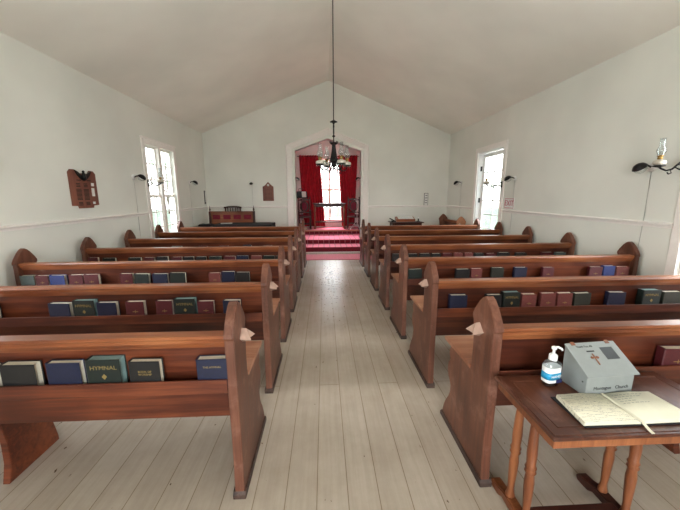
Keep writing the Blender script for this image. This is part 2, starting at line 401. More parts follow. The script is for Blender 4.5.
g = G(); g.box(WL, -.98, YF-.02, YF, 0, .16, .004); g.box(1.19, WR, YF-.02, YF, 0, .16, .004); struct('baseboard_far', g, M['trim'])

# splayed white surround of the chancel opening
def surround():
    outer = [(-.98, 0), (-.98, 2.78), (.115, 3.20), (1.19, 2.78), (1.19, 0)]
    mid = [(-.955, 0), (-.955, 2.765), (.115, 3.175), (1.165, 2.765), (1.165, 0)]
    inner = [(-.74, 0), (-.74, 2.64), (.115, 2.95), (.98, 2.64), (.98, 0)]
    g = G(); bm = g.bm
    L0 = [[bm.verts.new((x, y, z)) for x, z in pl] for pl, y in ((outer, YF), (mid, YF-.05), (inner, YF+.03), (inner, YF+.2))]
    for a, b in zip(L0, L0[1:]):
        for i in range(4): bm.faces.new([a[i], a[i+1], b[i+1], b[i]])
    bmesh.ops.recalc_face_normals(bm, faces=bm.faces[:])
    return struct('trim_9', g, M['trim'])
surround()

def window(name, xw, s, y0, y1, z0, z1, rows=3):
    """double-hung pair with a mullion; xw wall face, s = direction into the room"""
    r = sroot(name, (xw, (y0+y1)/2, z0))
    def bx(g, a, b, ya, yb, za, zb, bev=0):
        cx, cy = 0, (y0+y1)/2
        g.box(min(s*a, s*b), max(s*a, s*b), ya-cy, yb-cy, za-z0, zb-z0, bev)
    g = G(); w = .09
    bx(g, 0, .022, y0-w, y0, z0-.03, z1+w, .004); bx(g, 0, .022, y1, y1+w, z0-.03, z1+w, .004); bx(g, 0, .022, y0, y1, z1, z1+w, .004)
    bx(g, 0, .034, y0-w-.015, y1+w+.015, z1+w, z1+w+.03, .004)
    obj('casing', g, M['trim'], r)
    g = G(); bx(g, -.02, .06, y0-w-.02, y1+w+.02, z0-.045, z0, .006); obj('sill', g, M['trim'], r)
    ym = (y0+y1)/2; g = G(); bx(g, -.08, .0, ym-.05, ym+.05, z0, z1, .004); obj('mullion', g, M['trim'], r)
    zm = (z0+z1)/2
    for (ya, yb) in ((y0, ym-.05), (ym+.05, y1)):
        for (za, zb, d) in ((z0, zm+.02, -.022), (zm-.02, z1, -.05)):
            g = G(); f = .036
            bx(g, d-.03, d, ya, ya+f, za, zb); bx(g, d-.03, d, yb-f, yb, za, zb); bx(g, d-.03, d, ya+f, yb-f, za, za+f); bx(g, d-.03, d, ya+f, yb-f, zb-f, zb)
            yc = (ya+yb)/2; bx(g, d-.024, d-.006, yc-.009, yc+.009, za+f, zb-f)
            for k in range(1, rows):
                zc = za+f + (zb-za-2*f)*k/rows; bx(g, d-.024, d-.006, ya+f, yb-f, zc-.009, zc+.009)
            so = obj('sash', g, M['trim'], r)
            g = G(); bx(g, d-.017, d-.013, ya+f, yb-f, za+f, zb-f); obj('pane', g, M['glass'], so)
    return r
window('window_1', WL, 1, *LW[1]); window('window_2', WL, 1, *LW[0]); window('window_3', WR, -1, *RW[0])

# glazed exit door in the right wall
def exit_door():
    y0, y1, z0, z1 = RW[1]; cy = (y0+y1)/2
    r = sroot('door_1', (WR, cy, 0))
    def B(g, a, b, ya, yb, za, zb, bev=0): g.box(-b if b > a else -a, -a if b > a else -b, ya-cy, yb-cy, za, zb, bev)
    g = G(); w = .10
    B(g, 0, .024, y0-w, y0, 0, z1+w, .004); B(g, 0, .024, y1, y1+w, 0, z1+w, .004); B(g, 0, .024, y0, y1, z1, z1+w, .004)
    obj('door_casing', g, M['trim'], r)
    g = G(); B(g, -.139, -.005, y1-.02, y1, 0, z1); B(g, -.139, -.005, y0, y0+.02, 0, z1); B(g, -.139, -.005, y0+.02, y1-.02, z1-.02, z1); obj('door_jamb', g, M['doorwhite'], r)
    g = G(); d = -.10; f = .07; a, b = y0+.025, y1-.025
    B(g, d-.04, d, a, a+f, .02, z1-.03); B(g, d-.04, d, b-f, b, .02, z1-.03); B(g, d-.04, d, a+f, b-f, z1-.03-f, z1-.03); B(g, d-.04, d, a+f, b-f, .02, .5)
    B(g, d-.03, d-.01, (a+b)/2-.012, (a+b)/2+.012, .5, z1-.1)
    for k in range(1, 6):
        zc = .5 + (z1-.115-.5)*k/6; B(g, d-.03, d-.01, a+f, b-f, zc-.011, zc+.011)
    lf = obj('door_leaf', g, M['doorwhite'], r)
    g = G(); B(g, d-.022, d-.018, a+f, b-f, .5, z1-.115); obj('pane', g, M['glass'], lf)
    for zc in (.45, 1.38, 2.05):
        g = G(); B(g, -.085, -.045, y1-.028, y1-.018, zc-.05, zc+.05, .002); obj('hinge', g, M['iron'], r)
    return r
exit_door()

# unseen casing round the entrance opening added for the fill lamp
g = G()
for xa, xb in ((ND[0]-.1, ND[0]), (ND[1], ND[1]+.1)): g.box(xa, xb, YN, YN+.024, 0, ND[3]+.1, .004)
g.box(ND[0], ND[1], YN, YN+.024, ND[3], ND[3]+.1, .004)
o = struct('door_added', g, M['trim'])

# ------------------------------------------------------------------ chancel alcove
CX0, CX1, CY0, CY1 = -1.12, 1.36, YF+.2, 11.4
CW = (-.36, .78, .66, 2.74)
g = G(); g.box(CX0-.2, CX0, CY0-.001, CY1+.2, 0, 3.2); struct('wall_chancel_left', g, M['alcove'])
g = G(); g.box(CX1, CX1+.2, CY0-.001, CY1+.2, 0, 3.2); struct('wall_chancel_right', g, M['alcove'])
g = G(); g.box(CX0, CW[0], CY1, CY1+.2, 0, 3.5); g.box(CW[1], CX1, CY1, CY1+.2, 0, 3.5); g.box(CW[0], CW[1], CY1, CY1+.2, 0, CW[2]); g.box(CW[0], CW[1], CY1, CY1+.2, CW[3], 3.5); struct('wall_chancel_far', g, M['alcove'])
g = G(); g.prism([(CX0-.2, 2.9), (.12, 3.35), (CX1+.2, 2.9), (CX1+.2, 3.6), (CX0-.2, 3.6)], CY0-.001, CY1+.2, 'y'); struct('ceiling_chancel', g, M['alcove'])
r = sroot('window_4', ((CW[0]+CW[1])/2, CY1, CW[2]))
hw = (CW[1]-CW[0])/2; hh = CW[3]-CW[2]
g = G(); g.box(-hw-.08, -hw, -.02, 0, -.05, hh+.08); g.box(hw, hw+.08, -.02, 0, -.05, hh+.08); g.box(-hw, hw, -.02, 0, hh, hh+.08); g.box(-hw-.1, hw+.1, -.06, 0, -.06, 0, .004); obj('casing', g, M['trim'], r)
for z0_, z1_, d in ((0, hh/2+.02, .06), (hh/2-.02, hh, .1)):
    g = G(); f = .045
    g.box(-hw, -hw+f, d, d+.03, z0_, z1_); g.box(hw-f, hw, d, d+.03, z0_, z1_); g.box(-hw+f, hw-f, d, d+.03, z0_, z0_+f); g.box(-hw+f, hw-f, d, d+.03, z1_-f, z1_)
    g.box(-.03, .03, d, d+.03, z0_+f, z1_-f)
    for sx in (-1, 1): g.box(sx*hw*.5-.008, sx*hw*.5+.008, d+.005, d+.025, z0_+f, z1_-f)
    for k in (1, 2):
        zc = z0_+f+(z1_-z0_-2*f)*k/3; g.box(-hw+f, hw-f, d+.005, d+.025, zc-.008, zc+.008)
    so = obj('sash', g, M['trim'], r)
    g = G(); g.box(-hw+f, hw-f, d+.012, d+.016, z0_+f, z1_-f); obj('pane', g, M['glass'], so)

# carpeted platform: three rises, deep treads
r = sroot('floor_chancel', (.12, 8.35, 0))
ST = [(8.35, 0, .148), (8.97, .148, .262), (10.30, .262, .383)]
XA, XB = -1.05, 1.05
g = G()
xs = lambda y: (CX0-.12, CX1-.12) if y > YF+.2 else (-.94, .9)
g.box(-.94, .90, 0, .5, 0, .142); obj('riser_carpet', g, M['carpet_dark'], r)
g = G(); g.box(-.95, .91, -.012, 0, 0, .022, .002); obj('base_strip', g, M['trim'], r)
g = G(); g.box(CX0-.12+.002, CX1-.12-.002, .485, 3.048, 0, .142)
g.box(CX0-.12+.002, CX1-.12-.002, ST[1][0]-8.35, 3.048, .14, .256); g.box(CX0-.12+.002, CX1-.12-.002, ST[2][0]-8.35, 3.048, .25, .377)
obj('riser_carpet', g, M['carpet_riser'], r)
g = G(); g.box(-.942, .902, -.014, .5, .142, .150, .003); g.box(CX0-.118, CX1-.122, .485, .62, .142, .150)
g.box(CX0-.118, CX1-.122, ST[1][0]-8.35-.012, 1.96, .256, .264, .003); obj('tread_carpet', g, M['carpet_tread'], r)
g = G(); g.box(CX0-.118, CX1-.122, ST[2][0]-8.35-.014, 3.046, .377, .385, .003); obj('platform_carpet', g, M['carpet'], r)
g = G(); g.box(CX0-.118, CX1-.122, ST[2][0]-8.35-.03, ST[2][0]-8.35-.014, .350, .386, .004); obj('glare_nosing', g, M['tan'], r)  # pale strip colour stands in for sun glare on this edge

g = G(); g.box(-1.35, 1.75, 7.36, 8.04, 0, .012, .004)
tag(obj('carpet_runner', g, M['carpet']), 'flat crimson carpet strip on the floor before the chancel steps', 'carpet')
PF = .385

# curtains
def curtain(name, x0t, x1t, x0b, x1b, label):
    g = G(); bm = g.bm; nx, nz = 70, 16; z0, z1 = PF+.04, 2.83; rows = []
    for j in range(nz+1):
        t = j/nz; z = z1+(z0-z1)*t; row = []
        pin = max(0, 1-abs(t-.62)*3)*.0
        for i in range(nx+1):
            u = i/nx; x = (x0t+(x1t-x0t)*u)*(1-t)+(x0b+(x1b-x0b)*u)*t
            a = .022+.016*t; y = 11.28+a*math.sin(u*PI*2*8+.5*math.sin(t*3))+.008*math.sin(u*41+t*4)
            zz = z+(.012*abs(math.sin(u*PI*8)) if j == 0 else 0)
            row.append(bm.verts.new((x-(x0t+x1t)/2, y-11.28, zz-z0)))
        rows.append(row)
    for a, b in zip(rows, rows[1:]):
        for i in range(nx): bm.faces.new([a[i], a[i+1], b[i+1], b[i]]).smooth = True
    e = thing(name, label, 'curtain', ((x0t+x1t)/2, 11.28, z0))
    o = obj('cloth', g, M['curtain'], e); md = o.modifiers.new('Solid', 'SOLIDIFY'); md.thickness = .004
    g = G(); g.tube([(-(x1t-x0t)/2-.05, -.0, z1-z0-.03), ((x1t-x0t)/2+.05, -.0, z1-z0-.03)], .012); obj('rod', g, M['iron'], e)
    return e
curtain('curtain', -.84, -.14, -.72, .03, 'long crimson curtain beside the chair with the music stand')
curtain('curtain', .50, 1.16, .62, 1.06, 'long crimson curtain behind the chair with the pale pole')

# altar table
t = thing('altar_table', 'dark carved altar table carrying a brass cross before the window', 'table', (.18, 10.92, PF))
H = 1.245-PF
g = G(); g.box(-.56, .56, -.2, .2, H-.03, H, .008); g.box(-.53, .53, -.18, .18, H-.05, H-.03, .006); obj('tabletop', g, M['dk_x'], t)
g = G(); pr = [(-.48, H-.05)]
for i in range(0, 25):
    x = -.48+.96*i/24; pr.append((x, H-.10-.035*abs(math.sin(i*PI/4))))
pr.append((.48, H-.05)); g.prism(pr, -.17, -.145, 'y'); g.box(-.48, .48, .14, .165, H-.13, H-.05)
obj('apron', g, M['dk_x'], t)
LEGP = [(.034, 0), (.034, .05), (.02, .07), (.026, .14), (.018, .2), (.024, .40), (.018, .55), (.03, .6), (.03, H-.05)]
for sx in (-1, 1):
    for sy in (-1, 1):
        g = G(); g.lathe(LEGP, (sx*.5, sy*.155, 0), 12); obj('leg', g, M['tb_leg'], t)
g = G(); g.box(-.5, .5, -.015, .015, .2, .245, .006); g.box(-.515, -.485, -.155, .155, .2, .24, .004); g.box(.485, .515, -.155, .155, .2, .24, .004); obj('stretcher', g, M['dk_x'], t)
c = thing('altar_cross', 'tall thin brass cross standing on the altar table', 'cross', (.165, 10.9, 1.245))
g = G(); g.lathe([(.05, 0), (.05, .012), (.03, .02), (.018, .05), (.02, .07), (.008, .08)], n=16); obj('base', g, M['brass'], c)
g = G(); g.box(-.011, .011, -.007, .007, .075, .60, .003); g.box(-.10, .10, -.007, .007, .40, .422, .003)
for p in ((-.1, .411), (.1, .411), (0, .6)): g.lathe([(0, -.016), (.014, -.008), (.014, .008), (0, .016)], (p[0], 0, p[1]), 8)
obj('cross', g, M['brass'], c)

# throne chairs
def throne(name, x, y, label, rz):
    e = thing(name, label, 'chair', (x, y, PF), rz)
    w = .19
    for sx in (-1, 1):
        g = G(); g.lathe([(.02, 0), (.026, .05), (.018, .12), (.024, .3), (.018, .38), (.024, .42)], (sx*w, -.2, 0), 10); obj('leg', g, M['dk_z'], e)
        g = G(); g.box(sx*w-.02, sx*w+.02, .17, .21, 0, 1.0, .005); g.lathe([(.016, 1.0), (.024, 1.02), (.02, 1.05), (0, 1.07)], (sx*w, .19, 0), 10); obj('leg', g, M['dk_z'], e)
        g = G(); g.box(sx*w-.022, sx*w+.022, -.21, .19, .60, .63, .006); g.lathe([(.014, .42), (.02, .5), (.014, .6)], (sx*w, -.18, 0), 8); obj('armrest', g, M['dk_x'], e)
    g = G(); g.box(-.21, .21, -.22, .2, .38, .44, .01); obj('seat', g, M['dk_x'], e)
    g = G(); g.box(-.17, .17, -.18, .16, .44, .47, .012); obj('seat_pad', g, M['maroonpad'], e)
    g = G(); oc = [(.135*math.cos(a)*1.12, .75+.175*math.sin(a)*1.1) for a in [PI/8+k*PI/4 for k in range(8)]]; ic = [(.095*math.cos(a)*1.12, .75+.13*math.sin(a)*1.1) for a in [PI/8+k*PI/4 for k in range(8)]]
    for k in range(8):
        a, b, c2, d = oc[k], oc[(k+1) % 8], ic[(k+1) % 8], ic[k]; g.prism([a, b, c2, d], .165, .195, 'y')
    g.box(-.17, .17, .168, .192, .94, .985, .004); g.box(-.17, .17, .168, .192, .52, .56, .004); g.prism([(-.17, .985), (0, 1.03), (.17, .985)], .168, .192, 'y')
    obj('back_frame', g, M['dk_z'], e)
    g = G(); g.prism(ic, .172, .188, 'y'); obj('back_panel', g, M['maroonpad'], e)
    g = G(); g.box(-.17, .17, -.21, -.19, .16, .19, .004); obj('stretcher', g, M['dk_x'], e)
    g = G(); g.box(-.17, .17, .18, .2, .16, .19, .004); obj('stretcher', g, M['dk_x'], e)
    return e
throne('throne_chair', -.66, 10.82, 'dark carved armchair behind the music stand in the chancel', .12)
throne('throne_chair', .99, 10.82, 'dark carved armchair beside the pale thin pole in the chancel', -.12)

# music stand with reading lamp, open folder
e = thing('music_stand', 'dark music stand with small reading lamp before a carved chair', 'music stand', (-.72, 10.40, PF), .15)
g = G(); g.tube([(0, 0, .1), (0, 0, 1.0)], .013); obj('pole', g, M['iron'], e)
for k in range(3):
    a = PI/2+k*2*PI/3; g = G(); g.tube([(0, 0, .16), (.16*math.cos(a), .16*math.sin(a), .01)], .009); obj('leg', g, M['iron'], e)
T = Matrix.Translation((0, 0, 1.12)) @ Matrix.Rotation(math.radians(-32), 4, 'X')
g = G(); g.box(-.19, .19, -.006, .006, -.11, .13, .003, T); g.box(-.19, .19, -.05, 0, -.115, -.105, 0, T); obj('desk', g, M['iron'], e)
g = G(); g.tube([(-.08, .06, 1.15), (-.09, .03, 1.27), (-.08, -.04, 1.33), (.0, -.08, 1.33)], .006); g.lathe([(.012, 0), (.028, -.03), (.03, -.034)], (.02, -.09, 1.34), 10); obj('lamp_arm', g, M['iron'], e)
e2 = thing('open_folder', 'open black folder with a white page on the music stand', 'folder', (-.72, 10.40, PF), .15)
T2 = T @ Matrix.Translation((0, -.011, 0))
g = G(); g.box(-.165, .165, -.004, .004, -.10, .14, .002, T2); obj('cover', g, M['blackcloth'], e2)
g = G(); g.box(.01, .15, -.007, -.004, -.09, .13, 0, T2); obj('page', g, M['photo'], e2)
g = G(); g.box(-.15, -.02, -.007, -.004, -.09, .13, 0, T2); obj('page', g, M['darkscreen'], e2)
e = thing('pole_stand', 'pale thin metal pole on splayed legs beside the chancel steps', 'stand', (1.07, 10.43, PF))
g = G(); g.tube([(0, 0, .12), (0, 0, 1.0)], .009); obj('pole', g, M['white'], e)
for dx, dy in ((-.24, -.05), (.07, -.16), (.1, .12)):
    g = G(); g.tube([(0, 0, .3), (dx, dy, .01)], .009); obj('leg', g, M['white'], e)
g = G(); g.tube([(-.1, 0, .98), (.07, 0, 1.0)], .007); obj('crossbar', g, M['white'], e)
# ------------------------------------------------------------------ pews
END_PROFILE = [(-.112, .03), (-.104, .16), (-.102, .32), (-.108, .55), (-.108, .845), (-.116, .858), (-.114, .876), (-.094, .910), (-.055, .960), (-.024, .988), (0, 1.0),
               (.024, .988), (.055, .960), (.094, .910), (.114, .876), (.116, .858), (.104, .842), (.094, .78), (.086, .70), (.088, .60), (.098, .553),
               (.34, .553), (.372, .545), (.386, .52), (.384, .49), (.368, .468), (.366, .455), (.385, .44), (.396, .41), (.396, .375), (.38, .335), (.35, .31),
               (.338, .29), (.342, .25), (.365, .20), (.40, .15), (.43, .09), (.445, .03)]
def make_pew(name, x0, x1, label, group=None, support=True, tenons=(1, 1), sunlit_end=False, rack=True):
    cx = (x0+x1)/2; hl = (x1-x0)/2
    e = thing(name, label, 'pew', (cx, 0, 0), 0, group)
    T = .046
    for s in (-1, 1):
        a, b = (-hl, -hl+T) if s < 0 else (hl-T, hl)
        g = G(); g.prism(END_PROFILE, a, b, 'x', bev=.004)
        en = obj('end_panel', g, M['tan'] if (sunlit_end and s < 0) else M['pw_z'], e)  # sunlight on this end is put in as a paler wood colour
        g = G(); g.prism([(-.122, 0), (.458, 0), (.458, .022), (.446, .036), (-.112, .036), (-.122, .024)], a-.009, b+.009, 'x', bev=.002); obj('foot', g, M['pw_foot'], en)
        if tenons[0 if s < 0 else 1]:
            # wedge-shaped tenon poking out through the panel
            xo = -hl if s < 0 else hl; g = G(); bm = g.bm; q = .036; d = s*.05
            A = [bm.verts.new((xo-s*.004, .03+dy, .815+dz)) for dy, dz in ((0, q), (q*1.3, -.004), (0, -q*1.1), (-q*1.3, -.004))]
            B = [bm.verts.new((xo+d*k, .03+dy*m, .815+dz)) for dy, dz, k, m in ((0, q*.9, .45, 1), (q*1.1, -.016, 1.1, 1), (0, -q*.8, .5, 1), (-q*1.1, -.016, 1.1, 1))]
            bm.faces.new(A); bm.faces.new(B[::-1])
            for i in range(4): bm.faces.new([A[i], B[i], B[(i+1) % 4], A[(i+1) % 4]])
            bmesh.ops.recalc_face_normals(bm, faces=bm.faces[:]); obj('tenon', g, M['tenon'], en)
    i0, i1 = -hl+T-.002, hl-T+.002
    g = G(); g.prism([(-.064, .835), (-.044, .835), (.010, .39), (-.010, .39)], i0, i1, 'x'); obj('backrest', g, M['pw_x'], e)
    g = G(); g.prism([(-0.092, 0.844), (-0.098, 0.853), (-0.092, 0.864), (-0.036, 0.867), (-0.026, 0.86), (-0.03, 0.818), (-0.04, 0.8), (-0.07, 0.798), (-0.076, 0.81), (-0.088, 0.828)], i0, i1, 'x', bev=.001); obj('cap_rail', g, M['pw_cap'], e)
    if rack:
        g = G(); g.box(i0, i1, -.112, -.038, .588, .600); g.box(i0, i1, -.116, -.106, .586, .655, .002); obj('book_rack', g, M['pw_x'], e)
    g = G(); g.prism([(.0, .553), (-.03, .553), (-.03, .575), (.45, .579), (.462, .572), (.462, .560), (.45, .553)], -hl-.004, hl+.004, 'x', bev=.002)
    # keep the plank clear of the upright part of the end panels
    g.bm.free(); g = G(); g.prism([(.095, .554), (.098, .577), (.445, .580), (.462, .574), (.464, .563), (.45, .554)], -hl-.006, hl+.006, 'x', bev=.002)
    g.prism([(-.02, .554), (-.02, .575), (.098, .577), (.095, .554)], i0, i1, 'x'); obj('seat', g, M['pw_seat'], e)
    g = G(); g.box(i0, i1, .36, .378, .47, .553); obj('seat_apron', g, M['pw_x'], e)
    if support:
        g = G(); g.prism([(.03, 0), (.055, .10), (.06, .22), (.045, .34), (.012, .46), (.0, .553), (.358, .553), (.35, .42), (.33, .30), (.325, .18), (.35, .03), (.35, 0)], -.02, .02, 'x', bev=.003); obj('centre_support', g, M['pw_x'], e)
    return e

ROW0, SP = 1.49, .8687
ORD = ['front', 'second', 'third', 'fourth', 'fifth', 'sixth', 'last']
rowname = ['nearest the camera', 'second row from the camera', 'third row from the camera', 'fourth row from the camera', 'fifth row from the camera', 'sixth row from the camera', 'seventh and farthest row']
pl = make_pew('church_pew', -2.985, -.42, '', 'pews left of the aisle')
pr = make_pew('church_pew', .80, 3.305, '', 'pews right of the aisle')
for k in range(7):
    for base, sd in ((pl, 'left'), (pr, 'right')):
        extra = {('right', 0): 'brown wooden pew right of the aisle behind the small table', ('left', 0): 'brown wooden pew left of the aisle, nearest the camera, holding six books'}.get((sd, k))
        lab = extra or f'brown wooden pew {sd} of the aisle, {rowname[k]}'
        p = base if k == 0 else dup(base)
        p.location = (base.location.x, ROW0+k*SP, 0); p['label'] = lab
        HINT['n'] += 1
sp = make_pew('church_pew', 7.34, 8.52, 'short wooden pew against the wall between exit door and far corner', None, support=False, sunlit_end=True, rack=False)
sp.location = (3.215, 7.93, 0); sp.rotation_euler = (0, 0, PI/2)

# ------------------------------------------------------------------ books in the racks
BOOKS = [
    ('L', 1, -1.557, 0.133, 'k', 'b'),
    ('L', 1, -1.395, 0.165, 'k', 'b'),
    ('L', 1, -1.194, 0.158, 'n', 'b'),
    ('L', 1, -1.019, 0.182, 'g', 'H'),
    ('L', 1, -0.836, 0.149, 'k', 'b2'),
    ('L', 1, -0.529, 0.147, 'n', 'T'),
    ('L', 2, -2.406, 0.202, 'k', 'b'),
    ('L', 2, -1.896, 0.165, 'n', 'b'),
    ('L', 2, -1.727, 0.159, 'g', 'H'),
    ('L', 2, -1.571, 0.139, 'n', 'b'),
    ('L', 2, -1.372, 0.133, 'm', 'b'),
    ('L', 2, -1.167, 0.12, 'm', 'b'),
    ('L', 2, -1.018, 0.157, 'g', 'H'),
    ('L', 2, -0.873, 0.118, 'm', 'b'),
    ('L', 2, -0.684, 0.13, 'n', 'b'),
    ('L', 3, -2.886, 0.162, 't', 'b'),
    ('L', 3, -2.74, 0.121, 'm', 'b'),
    ('L', 3, -2.597, 0.154, 'u', 'b'),
    ('L', 3, -2.424, 0.136, 'm', 'b'),
    ('L', 3, -2.278, 0.146, 'm', 'b'),
    ('L', 3, -1.949, 0.124, 'm', 'b'),
    ('L', 3, -1.803, 0.148, 'g', 'b'),
    ('L', 3, -1.623, 0.154, 'n', 'b'),
    ('L', 3, -1.454, 0.155, 'g', 'b'),
    ('L', 3, -1.094, 0.117, 'r', 'b'),
    ('L', 3, -0.964, 0.133, 'n', 'b'),
    ('L', 3, -0.819, 0.138, 'k', 'b'),
    ('L', 4, -2.858, 0.131, 'm', 'b'),
    ('L', 4, -2.667, 0.18, 'g', 'b'),
    ('L', 4, -2.36, 0.193, 'g', 'b'),
    ('L', 4, -2.184, 0.134, 'm', 'b'),
    ('L', 4, -2.02, 0.146, 'k', 'b'),
    ('L', 4, -1.846, 0.128, 'm', 'b'),
    ('L', 4, -1.702, 0.135, 'k', 'b'),
    ('L', 4, -1.548, 0.136, 'k', 'b'),
    ('L', 4, -1.375, 0.161, 'g', 'b'),
    ('L', 4, -1.195, 0.149, 'm', 'b'),
    ('L', 4, -1.037, 0.156, 'n', 'b'),
    ('L', 4, -0.865, 0.138, 'r', 'b'),
    ('L', 4, -0.708, 0.151, 'g', 'b'),
    ('L', 4, -0.569, 0.101, 'k', 'b'),
    ('L', 5, -2.234, 0.178, 't', 'b'),
    ('L', 5, -1.848, 0.149, 'm', 'b'),
    ('L', 5, -1.534, 0.15, 'm', 'b'),
    ('L', 5, -1.18, 0.136, 'n', 'b'),
    ('L', 5, -0.869, 0.152, 'r', 'b'),
    ('R', 1, 1.731, 0.174, 'm', 'b'),
    ('R', 2, 1.01, 0.138, 'n', 'b'),
    ('R', 2, 1.285, 0.125, 'k', 'b'),
    ('R', 2, 1.424, 0.138, 'g', 'H'),
    ('R', 2, 1.558, 0.115, 'r', 'b'),
    ('R', 2, 1.712, 0.119, 'r', 'b'),
    ('R', 2, 1.845, 0.116, 'r', 'b'),
    ('R', 2, 1.987, 0.137, 'o', 'b'),
    ('R', 2, 2.26, 0.141, 'n', 'b'),
    ('R', 2, 2.542, 0.16, 'g', 'H'),
    ('R', 2, 2.719, 0.161, 'o', 'b'),
    ('R', 3, 0.927, 0.145, 'g', 'b'),
    ('R', 3, 1.424, 0.148, 'k', 'b'),
    ('R', 3, 1.567, 0.116, 'r', 'b'),
    ('R', 3, 1.792, 0.133, 'o', 'b'),
    ('R', 3, 2.036, 0.139, 'n', 'b'),
    ('R', 3, 2.332, 0.13, 'm', 'b'),
    ('R', 3, 2.851, 0.145, 'm', 'b'),
    ('R', 3, 2.998, 0.132, 'u', 'b'),
    ('R', 3, 3.148, 0.144, 'r', 'b'),
    ('R', 4, 0.933, 0.105, 'k', 'b'),
    ('R', 4, 1.146, 0.125, 'k', 'b'),
    ('R', 4, 1.298, 0.153, 'k', 'b'),
    ('R', 4, 1.449, 0.126, 'k', 'b'),
    ('R', 4, 1.592, 0.133, 'm', 'b'),
    ('R', 4, 1.744, 0.12, 'r', 'b'),
    ('R', 4, 1.881, 0.1, 'r', 'b'),
    ('R', 4, 2.018, 0.134, 'k', 'b'),
    ('R', 4, 2.179, 0.135, 'm', 'b'),
    ('R', 4, 2.355, 0.162, 'k', 'b'),
    ('R', 4, 2.585, 0.19, 'k', 'b'),
    ('R', 4, 2.943, 0.171, 'm', 'b'),
    ('R', 4, 3.124, 0.151, 't', 'b')
]
def ordn(i): return ['first', 'second', 'third', 'fourth', 'fifth', 'sixth', 'seventh', 'eighth', 'ninth', 'tenth', 'eleventh', 'twelfth', 'thirteenth', 'fourteenth'][i]
_mesh = {}
def make_book(w, h, t, c, kind):
    """standing book, front cover toward -Y, spine at -X, bottom at z=0"""
    e = thing('hymnal' if kind in 'HT' else 'prayer_book', '', 'book')
    g = G(); k = .004
    bm = g.box(-w/2, w/2, -t/2, -t/2+k, 0, h, .0012); g.box(-w/2, w/2, t/2-k, t/2, 0, h, .0012)
    g.prism([(-w/2-.004, -t/2+.003), (-w/2, -t/2), (-w/2+.003, -t/2+.001), (-w/2+.003, t/2-.001), (-w/2, t/2), (-w/2-.004, t/2-.003)], 0, h, 'z')
    obj('cover', g, M['bk_'+c], e)
    g = G(); g.prism([(-w/2+.003, -t/2+k), (w/2-.005, -t/2+k), (w/2-.008, 0), (w/2-.005, t/2-k), (-w/2+.003, t/2-k)], .004, h-.004, 'z')
    obj('page_block', g, M['tealedge'] if kind == 'H' else M['pages'], e)
    if kind == 'H':
        T = Matrix.Translation((0, -t/2-.0006, h*.76)) @ FACE_CAM; lettering('lettering', 'HYMNAL', w*.20, M['gold'], e, T)
        g = G(); g.prism([(0, h*.5+.014), (.011, h*.5), (0, h*.5-.014), (-.011, h*.5)], -t/2-.0012, -t/2, 'y'); obj('emblem', g, M['gold'], e)
    elif kind == 'T':
        T = Matrix.Translation((0, -t/2-.0006, h*.74)) @ FACE_CAM; lettering('lettering', 'THE HYMNAL', w*.10, M['gold'], e, T)
    elif kind == 'b2':
        T = Matrix.Translation((0, -t/2-.0006, h*.62)) @ FACE_CAM; lettering('lettering', 'BOOK OF\nWORSHIP', w*.10, M['gold'], e, T)
    elif c in 'mr':
        g = G(); g.box(-.022, .022, -t/2-.0008, -t/2, h*.5, h*.5+.004); g.box(-.002, .002, -t/2-.0008, -t/2, h*.5-.008, h*.5+.014); obj('emblem', g, M['gold'], e)
    return e
protos = {}
byrow = {}
for b in BOOKS: byrow.setdefault((b[0], b[1]), []).append(b)
RN = ['nearest', 'second', 'third', 'fourth', 'fifth']
for (sd, row), bs in byrow.items():
    side = 'left' if sd == 'L' else 'right'
    cols = {}
    aisle = sorted(bs, key=lambda q: -q[2] if sd == 'L' else q[2])
    for i, (_, _, x, w, c, kind) in enumerate(aisle):
        rnd = random.Random(i*31+row*7+len(side))
        w = max(.112, min(.148, w*(.93 if row < 4 else .9)))
        h = {'H': .170, 'T': .157}.get(kind, .152) + rnd.uniform(-.006, .006); t = .052 if kind == 'H' else rnd.choice([.036, .040, .044])
        key = (c, kind, t)
        if key not in protos:
            protos[key] = make_book(.14, h, t, c, kind); bk = protos[key]; bk['w'] = h
        else: bk = dup(protos[key])
        h0 = protos[key]['w']
        yb = ROW0+(row-1)*SP
        tilt = math.radians(rnd.uniform(.5, 3))
        bk.location = (x, yb-.1045+t/2+.001, .6005); bk.rotation_euler = (tilt*.35, rnd.choice([0, 0, .012, -.012]), math.radians(rnd.uniform(-3, 3)))
        if len(aisle) == 1: h = .140; bk.location.x += .035
        bk.scale = (w/.14, 1, h/h0)
        cn = BK[c][0]; what = {'H': 'thick hymnal lettered in gold', 'T': 'hymnal with small gold title', 'b2': 'prayer book lettered in gold'}.get(kind, 'prayer book')
        pos = 'nearest the aisle' if i == 0 else ('farthest from the aisle' if i == len(aisle)-1 else f'{ordn(i)} from the aisle')
        if len(aisle) == 1: bk['label'] = 'maroon prayer book in the rack behind the grey donation box'
        else: bk['label'] = f'{cn} {what}, {RN[row-1]} {side} pew, {pos}'
        bk['group'] = f'books in the rack of the {RN[row-1]} {side} pew'
for o in list(bpy.data.objects):
    if 'w' in o.keys(): del o['w']
    # part size rides on the thing's scale

